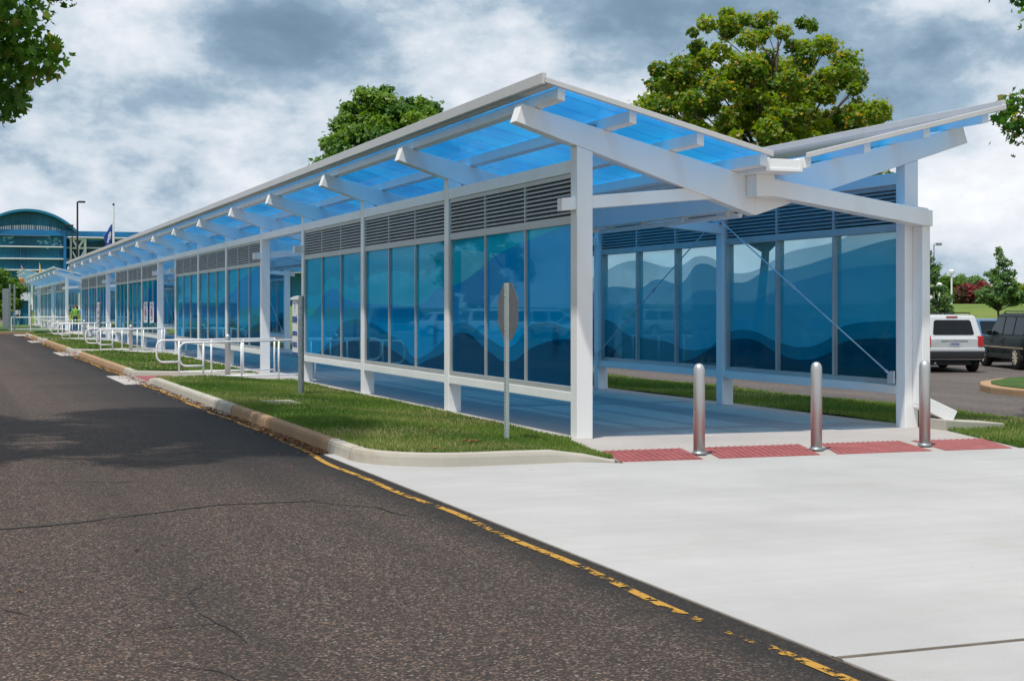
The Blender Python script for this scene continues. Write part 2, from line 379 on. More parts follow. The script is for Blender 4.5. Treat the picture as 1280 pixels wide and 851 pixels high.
# driveway slabs with joint gaps
g = MB()
def slab(mb, poly, z0, z1, mi=0): mb.prism(poly, 'z', z0, z1, mi)
slab(g, [(4.0, -20), (15.25, -20), (15.25, 6.10), (4.0, 6.10)], -.1, .012)
slab(g, [(4.0, 6.155), (15.25, 6.155), (15.25, 14.4), (4.0, 14.63)], -.1, .012)
slab(g, [(4.0, 14.632), (6.8, 14.6), (6.4, 14.86), (5.1, 14.9), (4.55, 15.2), (4.22, 15.8), (4.12, 16.7), (4.0, 16.7)], -.1, .011)
struct(g.build('driveway', 'concrete', bevel=.006))
g = MB(); slab(g, [(4.0, 6.08), (15.2, 6.08), (15.2, 6.18), (4.0, 6.18)], -.12, .008); slab(g, [(3.985, -20), (4.0, -20), (4.0, 16.6), (3.985, 16.6)], -.1, .003)
slab(g, [(7.2, 17.22), (12.8, 17.2), (12.8, 17.24), (7.2, 17.24)], -.1, .005)
M['joint'] = pbr('joint_filler', (.10, .08, .06), .9, var=.4, vscale=9)
struct(g.build('expansion_joint', 'joint'))
# walkway slab
g = MB()
slab(g, [(6.82, 14.6), (11.98, 14.42), (12.86, 17.2), (7.28, 17.225)], -.1, .013)
slab(g, [(7.33, 17.24), (12.86, 17.215), (12.86, 22.74), (7.33, 22.74)], -.1, .014)
yy = 22.75
while yy < 186:
    slab(g, [(7.33, yy), (12.86, yy), (12.86, yy+5.23), (7.33, yy+5.23)], -.1, .014); yy += 5.25
for k in range(4):   # ramps down to the road
    ry = 33.9+20.6*k
    if k == 3: ry = 93.2
    slab(g, [(4.12, ry+.02), (7.32, ry+.02), (7.32, ry+3.5), (4.12, ry+3.5)], -.1, .012)
    slab(g, [(3.55, ry-.5), (4.1, ry-.5), (4.1, ry+3.7), (3.55, ry+3.7)], -.1, .009)
slab(g, [(-9, 101.2), (7.3, 101.2), (7.3, 103.4), (-9, 103.4)], -.1, .012)
struct(g.build('walkway', 'walk', bevel=.006))
# lawns: crown higher by the kerb
def lawn_z(x, y):
    return .025+.115*sm((7.3-x)/2.3)+.012*math.sin(x*3.1+y*1.3)*math.sin(y*.9)
lawn_spans = [(14.95, 33.85), (37.5, 54.35), (58.1, 74.95), (78.7, 93.0)]
g = MB()
for a, b in lawn_spans:
    n = int((b-a)*2)
    xs = [4.24+i*.34 for i in range(10)]; ys = [a+(b-a)*i/n for i in range(n+1)]
    if a < 16:
        def zf(x, y): return lawn_z(x, y)
        vs = []; ny = len(ys)
        for i, x in enumerate(xs):
            for y in ys:
                X = x
                if y < 17.3: X = min(x, 6.80+(y-14.6)*.175)
                vs.append((X, y, zf(x, y)))
        fs = [(i*ny+j, (i+1)*ny+j, (i+1)*ny+j+1, i*ny+j+1) for i in range(len(xs)-1) for j in range(ny-1)
              if not ((xs[i] < 4.9 and ys[j] < 15.6) or (xs[i] < 4.5 and ys[j] < 16.1))]
        g.add(vs, fs)
    else: g.grid(xs, ys, lawn_z)
g.grid([-9.4, 0, 4.9], [99.5, 101.2], lambda x, y: .13); g.grid([-9.4, 0, 7.3], [103.4, 110, 130], lambda x, y: .08)
def rl_z(x, y): return .02+.02*math.sin(x*2+y)-.02*sm((x-14.6)/.7)
g.grid([12.86, 13.5, 14.2, 14.8, 15.34], [14.2+i*1.5 for i in range(110)], rl_z)
struct(g.build('grass_verge', 'grass', smooth=True))
# island in the lot
g = MB(); g2 = MB()
def island(x0, y0, x1, y1, rad, inset, n=8):
    pts = []
    for cx, cy, a0 in ((x1-rad, y1-rad, 0), (x0+rad, y1-rad, 90), (x0+rad, y0+rad, 180), (x1-rad, y0+rad, 270)):
        for k in range(n+1):
            a = R(a0+90*k/n); pts.append((cx+(rad-inset)*math.cos(a), cy+(rad-inset)*math.sin(a)))
    return pts
isl = [(20.0, 23.8, 36, 28.6), (18.2, 50, 26, 66), (19, 33, 22.6, 44)]
ip = [(19.9, 8), (19.95, 24.3), (20.15, 25.2), (20.6, 26.1), (21.3, 27.0), (22.6, 28.0), (24.6, 28.9), (27, 29.3), (40, 29.4), (40, 8)]
ii = [(20.12, 8.2), (20.17, 24.3), (20.35, 25.1), (20.77, 25.95), (21.45, 26.82), (22.7, 27.8), (24.65, 28.68), (27, 29.08), (39.8, 29.2), (39.8, 8.2)]
g.prism(ip, 'z', -.3, .06); g2.prism(ii, 'z', -.28, .08)
g.prism(island(*isl[1], 1.6, 0), 'z', -.3, .06); g2.prism(island(*isl[1], 1.6, .2), 'z', -.28, .08)
struct(g.build('curb_island', 'curb_tan', bevel=.03)); struct(g2.build('grass_island', 'grass'))

# kerbs
def curb_path(mb, pts, w=.17, h=.15, mi=0, h_end=None):
    """kerb cross section swept along a plan polyline; face on the left-hand (outer) side."""
    n = len(pts); rings = []
    for i, p in enumerate(pts):
        a = Vector(pts[max(i-1, 0)]); b = Vector(pts[min(i+1, n-1)]); t = (b-a).normalized(); nn = Vector((t.y, -t.x))
        hh = h if h_end is None else h_end[i]
        prof = [(0, -.05), (.012, .0), (.03, hh*.7), (.045, hh*.93), (.065, hh), (w, hh), (w, -.05)]
        rings.append([(p[0]+nn.x*u, p[1]+nn.y*u, z) for u, z in prof])
    k = len(rings[0]); vs = [v for r in rings for v in r]
    fs = [(i*k+j, (i+1)*k+j, (i+1)*k+j+1, i*k+j+1) for i in range(n-1) for j in range(k-1)]
    fs += [tuple(range(k))[::-1], tuple((n-1)*k+j for j in range(k))]
    mb.add(vs, fs, mi)
g = MB()
# driveway-side curve: from the pads round the nose to the roadside (right-hand side is the lawn)
arc = [(6.83, 14.80), (6.55, 14.82), (6.2, 14.83)]+[(5.55-.35*i, 14.84) for i in range(2)]
cx, cy, rr = 5.2, 15.94, 1.1
arc = [(6.83, 14.84), (6.5, 14.84), (6.1, 14.84), (5.6, 14.84)]+[(cx+rr*math.cos(R(270-9*k)), cy+rr*math.sin(R(270-9*k))) for k in range(11)]
hh = [.02, .09, .145, .15]+[.15]*11
curb_path(g, arc, h_end=hh, mi=0)
g_pieces = [(15.96, 17.0, 0), (17.015, 20.4, 1), (20.415, 23.4, 1), (23.415, 26.5, 0), (26.515, 29.5, 0), (29.515, 32.6, 0)]
for a, b, mi in g_pieces: curb_path(g, [(4.1, a), (4.1, b)], mi=mi)
curb_path(g, [(4.1, 32.615), (4.1, 33.2), (4.1, 33.85)], h_end=[.15, .15, .10], mi=0)
for k, (a, b) in enumerate(lawn_spans[1:]):
    m0 = [(a, a+1.5, 0), (a+1.515, a+5, 1), (a+5.015, a+8, 1), (a+8.015, a+11, 1 if k < 2 else 0), (a+11.015, b-1.2, 1), (b-1.185, b, 0)]
    for p, q, mi in m0: curb_path(g, [(4.1, p), (4.1, q)], mi=mi)
for (a, b) in lawn_spans[1:]:
    curb_path(g, [(7.2, a-.1), (5.6, a-.1), (4.12, a-.1)], h_end=[.03, .1, .14], w=.14)
curb_path(g, [(4.9, 99.2), (-9.4, 99.2)][::-1], mi=1)
curb_path(g, [(17.5, 14.3), (12.9, 14.3), (12.05, 14.4)], w=.17, h_end=[.15, .15, .04]) if False else None
curb_path(g, [(12.1, 14.62), (12.35, 14.6), (13.3, 14.55), (14.6, 14.5)], h_end=[.03, .12, .15, .15]) if False else None
g.box((12.12, 14.36, -.05), (15.2, 14.52, .12), 0)
struct(g.build('curb', ['curb', 'curb_tan'], bevel=.008))
# tactile pads
pads = [((6.83, 14.68), (7.80, 14.62), (8.14, 15.81), (7.12, 15.84)), ((8.01, 14.62), (9.28, 14.57), (9.74, 15.76), (8.38, 15.80)),
        ((9.51, 14.57), (10.77, 14.52), (11.15, 15.70), (10.02, 15.75)), ((10.95, 14.5), (11.87, 14.45), (12.36, 15.62), (11.32, 15.68))]
g = MB()
for a, b, c, d in pads:
    A, B, C_, D_ = map(Vector, (a, b, c, d))
    g.prism([a, b, c, d], 'z', .0, .019)
    nu = int((B-A).length/.075); nv = int((D_-A).length/.075)
    for i in range(nu):
        for j in range(nv):
            u = (i+.5)/nu; v = (j+.5)/nv
            p = A.lerp(B, u).lerp(D_.lerp(C_, u), v); r = .024; r2 = .013
            vs = [(p.x+r*math.cos(t), p.y+r*math.sin(t), .0188) for t in (0, 1.571, 3.142, 4.712)]+[(p.x+r2*math.cos(t), p.y+r2*math.sin(t), .029) for t in (0, 1.571, 3.142, 4.712)]
            g.add(vs, [(0, 1, 5, 4), (1, 2, 6, 5), (2, 3, 7, 6), (3, 0, 4, 7), (4, 5, 6, 7)])
for ry in (33.9, 54.5, 75.1): g.prism([(4.15, ry+.2), (5.05, ry+.2), (5.05, ry+3.3), (4.15, ry+3.3)], 'z', 0, .019)
struct(g.build('pavement_tactile', 'tactile'))
# yellow edge line & cracks
g = MB()
ysl = [4+i*.25 for i in range(380)]
for k in range(len(ysl)-1):
    f = lambda y: 3.80+.03*math.sin(y*.7)+.02*math.sin(y*2.3)+.10*sm((y-14)/5)
    a, b = ysl[k], ysl[k+1]
    g.add([(f(a), a, .005), (f(a)+.07, a, .005), (f(b)+.07, b, .005), (f(b), b, .005)], [(0, 1, 2, 3)])
struct(g.build('road_marking', 'yellow'))
def crack(mb, pts, w, seed, jit=.03, z=.0045, step=.12):
    rnd = random.Random(seed); P = [Vector(p) for p in pts]; out = []
    for a, b in zip(P, P[1:]):
        n = max(2, int((b-a).length/step))
        for i in range(n): out.append(a.lerp(b, i/n))
    out.append(P[-1]); j = Vector((0, 0)); pts2 = []
    for p in out:
        j = j*.8+Vector((rnd.uniform(-1, 1), rnd.uniform(-1, 1)))*jit; pts2.append(p+j)
    L = []
    for i, p in enumerate(pts2):
        t = (pts2[min(i+1, len(pts2)-1)]-pts2[max(i-1, 0)]).normalized(); n_ = Vector((-t.y, t.x)); ww = w*rnd.uniform(.3, 1.25)
        if i in (0, len(pts2)-1): ww = .001
        L.append((p+n_*ww/2, p-n_*ww/2))
    vs = [(q.x, q.y, z) for pr in L for q in pr]
    mb.add(vs, [(2*i, 2*i+1, 2*i+3, 2*i+2) for i in range(len(L)-1)])
import sys
F_ = 1850.
def PX(px, py, z=0):
    d = (1.7-z)*F_/(py-384.); r = (px-640)/F_
    return (d*(math.sin(TH)+r*math.cos(TH)), d*(math.cos(TH)-r*math.sin(TH)))
g = MB()
crack(g, [PX(*p) for p in [(-30, 664), (60, 657), (170, 644), (280, 630), (400, 626)]], .05, 1, .02)
crack(g, [PX(*p) for p in [(30, 605), (90, 602), (170, 603)]], .03, 2, .02)
crack(g, [PX(*p) for p in [(258, 730), (232, 744), (244, 765), (280, 785), (306, 806)]], .012, 3, .012, step=.05)
crack(g, [PX(*p) for p in [(130, 792), (215, 783), (275, 780)]], .010, 4, .012, step=.05)
crack(g, [PX(*p) for p in [(210, 832), (270, 840), (330, 860)]], .010, 5, .012, step=.05)
crack(g, [PX(*p) for p in [(0, 762), (40, 770)]], .014, 6, .012, step=.05)
crack(g, [PX(*p) for p in [(395, 628), (470, 634), (530, 648)]], .02, 8, .02)
crack(g, [(-2, 22), (0, 23.0), (1.8, 22.8), (3.5, 23.6)], .03, 9, .02)
crack(g, [(15.5, 16), (22, 21.3), (30, 22.3)], .05, 10, .03, z=-.13) if False else None
struct(g.build('road_crack', 'tar'))

# ------------------------------------------------------------------ canopy walkway
HALF = 2.49; PW = .11
def zt(h): return 3.43+.25*h
def rafter_mesh(side):
    g = MB(); poly = [(0, 2.93), (3.44, 4.035), (3.36, 4.265), (0, 3.43)]
    g.prism([(side*a, b) for a, b in poly], 'y', -.11, .11); return g
def make_shelter(name, label, y0, plan, loc=(0, 0, 0), full=True):
    """plan: list of (bay length, glazed?)"""
    root = empty(name, (XC+loc[0], y0, loc[2])); tag(root, label, 'walkway canopy', 'white steel canopies with blue roofs')
    ys = [0.]
    for L, _ in plan: ys.append(ys[-1]+L)
    yl, yh = -1.0, ys[-1]+1.0
    # frames
    pms = [MB().prism([(s_*-PW, .012), (s_*PW, .012), (s_*PW, 2.93+.3212*(HALF+PW)-.002), (s_*-PW, 2.93+.3212*(HALF-PW)-.002)], 'y', -.107, .107).mesh('post', 'white') for s_ in (-1, 1)]
    rafL, rafR = rafter_mesh(-1).mesh('rafter', 'white'), rafter_mesh(1).mesh('rafter', 'white')
    tm = []; tn = []
    for s in (-1, 1):
        a = MB(); a.prism([(s*.32, 3.165), (s*2.74, 2.935), (s*2.80, 2.925), (s*2.80, 3.09), (s*2.74, 3.10), (s*.32, 3.338)], 'y', -.075, .075); tm.append(a.mesh('tie_beam', 'white'))
        a = MB(); a.prism([(s*.32, 3.165), (s*2.45, 2.963), (s*2.45, 3.130), (s*.32, 3.338)], 'y', -.075, .075); tn.append(a.mesh('tie_beam', 'white'))
    def link(me, nm, loc, bev=.008):
        o = D.objects.new(nm, me); COL.objects.link(o); o.location = loc; o.parent = root
        if bev: b = o.modifiers.new('bevel', 'BEVEL'); b.width = bev; b.segments = 2; b.limit_method = 'ANGLE'
        return o
    for iy, y in enumerate(ys):
        T_ = tm if iy in (0, len(ys)-1) or not plan[iy][1] or not plan[iy-1][1] else tn
        for s in (-1, 1):
            link(pms[0] if s < 0 else pms[1], 'post', (s*HALF, y, 0)); link(rafL if s < 0 else rafR, 'rafter', (0, y, 0)); link(T_[0] if s < 0 else T_[1], 'tie_beam', (0, y, 0))
    # purlins
    for s in (-1, 1):
        for h in (3.14, 2.18, 1.24, .33):
            g = MB(); z0 = zt(h)+.001; sl = .25*.05
            g.prism([(s*(h-.05), z0-sl), (s*(h+.05), z0+sl), (s*(h+.045), z0+.148+sl), (s*(h-.055), z0+.148-sl)], 'y', yl+.12, yh-.12)
            g.build('purlin', 'white', root, bevel=.006)
        # roof sheet
        g = MB(); a, b = .27, 3.36
        g.add([(s*a, yl+.05, zt(a)+.162), (s*b, yl+.05, zt(b)+.162), (s*b, yh-.05, zt(b)+.162), (s*a, yh-.05, zt(a)+.162)], [(0, 1, 2, 3)])
        g.build('roof_panel', 'roof', root)
        # edge trims
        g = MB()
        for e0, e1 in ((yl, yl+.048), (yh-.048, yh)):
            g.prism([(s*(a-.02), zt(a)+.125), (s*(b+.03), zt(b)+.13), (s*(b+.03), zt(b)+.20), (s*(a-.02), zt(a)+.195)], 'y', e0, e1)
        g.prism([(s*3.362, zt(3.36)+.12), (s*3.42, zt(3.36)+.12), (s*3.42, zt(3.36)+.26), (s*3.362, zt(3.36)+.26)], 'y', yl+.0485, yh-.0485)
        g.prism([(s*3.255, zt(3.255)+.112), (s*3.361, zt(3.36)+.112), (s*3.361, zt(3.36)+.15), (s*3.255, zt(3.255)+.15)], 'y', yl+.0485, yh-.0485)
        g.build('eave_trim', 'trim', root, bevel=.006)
    # valley gutter
    g = MB(); g.prism([(-.26, 3.63), (-.275, 3.455), (.275, 3.455), (.26, 3.63), (.22, 3.63), (.22, 3.5), (-.22, 3.5), (-.22, 3.63)], 'y', yl+.15, yh-.15)
    g.box((-.218, yl+.16, 3.501), (.218, yl+.2, 3.615)); g.build('gutter', 'white', root, bevel=.006)
    if full:
        g = MB()
        for i in range(len(ys)-1): g.box((-.13, ys[i]+.115, 3.02), (.13, ys[i+1]-.115, 3.40))
        g.build('spine_beam', 'white', root, bevel=.006)
        for i in range(0, len(ys)-1):
            g = MB(); g.tube([(0, ys[i]+.3, 2.955), (0, ys[i+1]-.3, 2.955)], .035, 8)
            for k in range(4): yb = ys[i]+.6+k*(ys[i+1]-ys[i]-1.2)/3; g.box((-.05, yb-.03, 2.95), (.05, yb+.03, 3.018))
            g.build('light_tube', 'white', root)
    # wind screens
    def bay(L, film, s):
        w = L-2*PW-.006
        fr = MB(); x0, x1 = -.105, .105
        fr.box((x0, 0, .48), (x1, w, .60), 0); fr.box((x0, 0, 3.435), (x1, w, 3.60), 0)
        fx0, fx1 = (.02-.09, .02+.05)
        if s < 0: fx0, fx1 = -.09, -.015
        else: fx0, fx1 = -.05, .09
        fr.box((fx0, 0.0, .601), (fx1, w, .672), 1); fr.box((fx0, 0, 3.37), (fx1, w, 3.434), 1); fr.box((fx0, .0, 2.775), (fx1, w, 2.885), 1)
        pw = (w-.05)/3
        mw = .036 if s < 0 else .05
        for k in range(4):
            yk = k*pw+(.05-mw)*(k > 0)*.5
            for z0, z1 in ((.673, 2.774), (2.886, 3.369)): fr.box((fx0, yk, z0), (fx1, yk+mw, z1), 1)
        glass = MB(); gx = (fx0+fx1)/2
        glass.add([(gx, .04, .6735), (gx, pw+.008, .6735), (gx, pw+.008, 2.7735), (gx, .04, 2.7735)], [(0, 1, 2, 3)])
        lv = MB(); n = 8; sw, t1_, t0_ = (.062, .034, .012) if s > 0 else (.036, .016, .003)
        lv.box((gx-.004, .051, 2.887), (gx+.004, pw-.001, 3.368), 1)  # dark sheet standing in for the shade between the slats
        for i in range(n):
            zc = 2.915+(i+.35)*(3.368-2.905)/n
            for sd in (-1, 1):
                lv.prism([(gx+sd*.005, zc+t1_), (gx+sd*sw, zc-.010), (gx+sd*sw, zc-.022), (gx+sd*.005, zc+t0_)], 'y', .052, pw-.002, 0)
        return fr.mesh('window_frame', ['white', 'alu']), glass.mesh('glass_pane', film), lv.mesh('louver', ['alu', 'louver_shade']), pw
    cache = {}
    gapm = {}
    for s in (-1, 1):
        film = 'film_left' if s < 0 else 'film_right'
        for i, (L, gl) in enumerate(plan):
            yb = ys[i]+PW+.003
            if gl:
                key = (round(L, 3), s)
                if key not in cache: cache[key] = bay(L, film, s)
                fm, gm, lm, pw = cache[key]
                o = link(fm, 'window_frame', (s*HALF, yb, 0), .004)
                for k in range(3):
                    for me, nm in ((gm, 'glass_pane'), (lm, 'louver')):
                        c = D.objects.new(nm, me); COL.objects.link(c); c.parent = o; c.location = (0, k*pw, 0)
            else:
                MB().box((s*HALF-.105, yb, 3.435), (s*HALF+.105, yb+L-2*PW-.006, 3.60)).build('header_beam', 'white', root, bevel=.006)
    # brace cables along both walls: feet at even frames, heads at odd frames
    if full:
        for s in (-1, 1):
            for i in range(len(ys)-1):
                lo, hi = (i, i+1) if i % 2 == 0 else (i+1, i)
                if not plan[i][1]: continue
                d = 1 if hi > lo else -1; xx = s*(HALF-.15)
                p0 = Vector((xx, ys[lo]+d*.2, .76)); p1 = Vector((xx, ys[hi]-d*.05, 3.22))
                g = MB(); g.tube([p0, p1], .011, 6)
                m_ = p0.lerp(p1, .52); t = (p1-p0).normalized()
                for q in (-1, 1):
                    n_ = t.cross(Vector((1, 0, 0)))*q*.022
                    g.tube([m_-t*.13, m_-t*.09+n_, m_+t*.09+n_, m_+t*.13], .008, 5)
                g.tube([p0-t*.02, p0+t*.1], .02, 6); g.tube([p1-t*.1, p1+t*.02], .02, 6)
                g.prism([(ys[lo]+d*.09, .62), (ys[lo]+d*.24, .62), (ys[lo]+d*.24, .74), (ys[lo]+d*.17, .80), (ys[lo]+d*.09, .80)], 'x', xx-.012, xx+.012)
                g.prism([(ys[hi]-d*.10, 3.13), (ys[hi]+d*.0, 3.13), (ys[hi]+d*.0, 3.30), (ys[hi]-d*.10, 3.26)], 'x', xx-.012, xx+.012)
                g.build('brace_cable', 'cable', root)
    return root, ys
B_ = 5.25
planA = [(B_, 1), (B_, 1), (B_, 1), (4.85, 0)]*3+[(B_, 1), (B_, 1), (B_, 1)]
shA, ysA = make_shelter('walkway_canopy', 'nearest long white steel canopy with blue roof and wave-patterned glass screens behind the bollards', 17.5, planA)
# leader and kick-out at the front right post (parts of the near canopy); coordinates local to its root
g = MB()
g.box((-.15, -.40, 3.19), (.12, -.12, 3.455))
g.prism([(-.145, 3.16), (-.145, 3.189), (.119, 3.40), (2.50, 3.055), (2.635, 3.04), (2.635, 2.82), (2.50, 2.83), (.1, 3.17)], 'y', -.395, -.125)
g.box((2.505, -.335, .34), (2.635, -.115, 2.829))
g.prism([(2.506, .339), (2.634, .339), (2.634, .44), (3.10, .245), (3.0, .075), (2.506, .30)], 'y', -.33, -.12)
g.build('downspout', 'white', shA, bevel=.01)
# small junction box on first rafter
g = MB(); g.box((-2.35, .13, 3.93), (-2.0, .33, 4.08)); g.tube([(-2.6, .2, 3.98), (-2.35, .2, 3.97)], .02, 6); g.build('conduit_box', 'galv', shA, bevel=.01)
planB = [(B_, 1), (B_, 1), (4.85, 0), (B_, 1), (B_, 1), (B_, 1), (4.85, 0), (B_, 1)]
shB, _ = make_shelter('walkway_canopy', 'second white canopy further along the path, its gable showing past the first', 109.0, planB, loc=(0, 0, .03), full=False)
shC, _ = make_shelter('walkway_canopy', 'farthest white canopy roof, peeping above the dark green tree at far left', 170, [(B_, 1), (B_, 1), (B_, 1)], loc=(.6, 0, 1.35), full=False)

# splash block
g = MB(); g.prism([(12.72, .0), (13.72, .0), (13.72, .085), (13.05, .13), (12.72, .16)], 'y', 16.86, 17.42)
tag(g.build('splash_block', 'curb', bevel=.012), 'pale concrete splash block on the grass below the downspout', 'splash block')

# ------------------------------------------------------------------ bollards
def make_bollard():
    root = empty('bollard')
    MB().lathe([(.066, .02), (.066, .955), (.063, .99), (.052, 1.02), (.034, 1.038), (.012, 1.046)], 28).build('bollard_tube', 'steel', root, smooth=False)
    for p in kids(root)[0].data.polygons: p.use_smooth = abs(p.normal.z) < .99
    MB().lathe([(.085, .012), (.085, .03), (.07, .045), (.07, .05)], 24).build('bollard_collar', 'galv', root)
    return root
bl = make_bollard()
bspec = [((7.98, 15.05), 'leftmost of the three steel bollards between the red pads'), ((9.5, 15.0), 'middle steel bollard in front of the wave-patterned glass'),
         ((11.0, 14.97), 'rightmost of the three front bollards, standing before the white downspout')]
for i, (p, lb) in enumerate(bspec):
    b = bl if i == 0 else copy_tree(bl)
    b.location = (*p, .013); tag(b, lb, 'bollard', 'stainless steel bollards')
for k, (y, lb) in enumerate([(35.7, 'steel bollard on the nearest roadside ramp between white handrails'), (56.3, 'steel bollard on the second roadside ramp from the front'), (76.9, 'steel bollard on the third roadside ramp, small and far')]):
    b = copy_tree(bl, loc=(6.2, y, .01)); tag(b, lb, 'bollard', 'stainless steel bollards')

# ------------------------------------------------------------------ ramp handrails
def rail_pts_loop():
    pts = [(2.75, 0, .92)]
    pts += [(.30, 0, .88), (.0, 0, .875)]
    for k in range(1, 7):
        a = R(90+90*k/6); pts.append((.0+.16*math.cos(a)-.0, 0, .715+.16*math.sin(a)))
    for k in range(0, 7):
        a = R(180+90*k/6); pts.append((.0+.16*math.cos(a), 0, .50+.16*math.sin(a)))
    pts += [(.38, 0, .345)]
    return pts
def make_rail(length, right_turn=0):
    root = empty('handrail')
    P = rail_pts_loop(); P[0] = (length, 0, .93)
    if right_turn: P = [(length+.0, 0, .40)]+[(length, 0, .9)]+P[1:]
    MB().tube(P, .024, 8).build('rail_tube', 'rail', root, smooth=True)
    MB().tube([(.38, 0, .10), (length, 0, .12)], .02, 8).build('lower_rail', 'rail', root, smooth=True)
    n = 4
    for k in range(n):
        x = .38+(length-.38)*k/(n-1)
        MB().tube([(x, 0, .005), (x, 0, .345 if k == -1 else .885+.01*k)], .024, 8).build('baluster', 'rail', root, smooth=True)
    return root
rA = make_rail(3.0); rB = make_rail(2.75, 1)
for k, w in enumerate(('nearest', 'second', 'third')):
    y = 34.3+20.6*k
    a = rA if k == 0 else copy_tree(rA); a.location = (5.02, y, .012); tag(a, 'white tubular handrail on the near side of the %s ramp' % w, 'handrail', 'white ramp handrails')
    b = rB if k == 0 else copy_tree(rB); b.location = (4.85, y+2.7, .012); tag(b, 'white tubular handrail on the far side of the %s ramp' % w, 'handrail', 'white ramp handrails')
a = copy_tree(rA, loc=(5.6, 93.6, .012)); tag(a, 'white tubular handrail at the far end of the first canopy', 'handrail', 'white ramp handrails')
def long_rail(x0, x1, y, lb):
    root = empty('railing', (x0, y, .1)); tag(root, lb, 'railing')
    L = x1-x0; MB().tube([(0, 0, .92), (L, 0, .92)], .03, 6).build('rail_tube', 'rail', root); MB().tube([(0, 0, .12), (L, 0, .12)], .025, 6).build('lower_rail', 'rail', root)
    n = max(2, int(L/1.1))
    for k in range(n+1): MB().tube([(L*k/n, 0, 0), (L*k/n, 0, .92)], .028, 6).build('baluster', 'rail', root)
long_rail(3.7, 7.4, 104.2, 'white railing beside the path behind the grey sign board')
long_rail(3.9, 7.2, 112.5, 'white railing further back beside the second canopy posts')

# right-hand side handrail seen through first opening
b = copy_tree(rB, loc=(13.1, 37.0, .0)); tag(b, 'white handrail seen through the first opening, on the far side of the canopy', 'handrail', 'white ramp handrails')

# ------------------------------------------------------------------ signs
def stop_sign():
    root = empty('traffic_sign', (6.4, 17.15, .03)); tag(root, 'octagonal road sign seen nearly edge-on from its bare grey back, on a perforated post', 'road sign')
    g = MB()
    # perforated U channel: front web broken by holes
    w = .038; z = 0
    for x0, x1 in ((-.031, -.012), (.012, .031)): g.box((-.004, x0, 0), (0, x1, 1.97))
    k = 0
    while z < 1.95:
        g.box((-.004, -.012, z), (0, .012, z+.018)); z += .042
    g.box((0.0, -.034, 0), (.028, -.030, 1.97)); g.box((0.0, .030, 0), (.028, .034, 1.97))
    g.box((.028, -.052, 0), (.032, -.030, 1.97)); g.box((.028, .030, 0), (.032, .052, 1.97))
    g.box((.012, -.0295, .001), (.015, .0295, 1.968), 1)
    g.build('post', ['post_zinc', 'dark'], root)
    pts = [(.385*math.cos(R(22.5+45*k)), 1.62+.385*math.sin(R(22.5+45*k))) for k in range(8)]
    g = MB(); g.prism(pts, 'x', .034, .037); g.build('sign_back', 'sign_alu', root)
    pts = [(.38*math.cos(R(22.5+45*k)), 1.62+.38*math.sin(R(22.5+45*k))) for k in range(8)]
    g = MB(); g.prism(pts, 'x', .0372, .0385); g.build('sign_face', 'signred', root)
    g = MB()
    for zz in (1.40, 1.82): g.tube([(-.012, 0, zz), (.036, 0, zz)], .009, 6)
    g.build('bolt', 'steel', root)
stop_sign()
def text_mesh(txt, size, name, m, parent, loc, rot, sx=1):
    c = D.curves.new(name, 'FONT'); c.body = txt; c.size = size; c.extrude = .002; c.align_x = 'CENTER'; c.align_y = 'CENTER'
    o = D.objects.new('tmp', c); COL.objects.link(o)
    bpy.context.view_layer.update()
    me = D.meshes.new_from_object(o.evaluated_get(bpy.context.evaluated_depsgraph_get())); D.objects.remove(o)
    me.materials.clear(); me.materials.append(M[m])
    t = D.objects.new(name, me); COL.objects.link(t); t.parent = parent; t.location = loc; t.rotation_euler = rot; t.scale = (sx, 1, 1); return t
def info_sign(x, y, lb, text=True):
    root = empty('information_sign', (x, y, .03)); tag(root, lb, 'information sign', 'grey pole signs by the ramps')
    MB().lathe([(.055, 0), (.055, 1.86), (.05, 1.88)], 20).build('pole', 'galv', root, smooth=False)
    g = MB(); g.box((-.05, .06, .80), (.012, .52, 1.80)); g.build('sign_panel', 'signwhite', root, bevel=.004)
    g = MB(); g.prism([(-.02, 1.801), (.60, 1.801), (.60, 1.845), (.30, 1.87), (-.02, 1.88)], 'x', -.075, .06); g.build('sign_cap', 'signwhite', root, bevel=.01)
    g = MB(); g.box((-.054, .06, .80), (-.0501, .52, .835)); g.build('sign_stripe', 'signblue', root)
    g = MB(); g.prism([(.50, 1.39), (.50, 1.50), (.17, 1.50), (.17, 1.53), (.075, 1.445), (.17, 1.36), (.17, 1.39)], 'x', -.055, -.0503)
    g.build('arrow', 'signblue', root)
    rot = (R(90), 0, R(-90))
    text_mesh('?', .24, 'lettering', 'signblue', root, (-.0525, .29, 1.66), rot)
    text_mesh('ADDITIONAL', .12, 'lettering', 'signblue', root, (-.0525, .29, 1.18), rot, .58)
    text_mesh('PARKING', .15, 'lettering', 'signblue', root, (-.0525, .29, .97), rot, .62)
info_sign(6.02, 26.9, 'grey pole sign with blue arrow and parking lettering, on the nearest lawn')
info_sign(6.05, 66.9, 'smaller grey pole sign with white cap, standing beyond the second ramp railing')
info_sign(5.6, 118, 'tiny far pole sign with white cap near the white railing')
# grey board at the road end
root = empty('sign_board', (3.35, 100.2, .13)); tag(root, 'tall grey sign board on two steel posts at the end of the road', 'sign board')
MB().box((-.33, -.06, .25), (.06, .0, 2.75)).build('board', 'galv', root, bevel=.01)
for x in (.12, .40): MB().lathe([(.055, 0), (.055, 3.0), (.02, 3.03)], 12, c=(x, 0, 0)).build('post', 'galv', root)
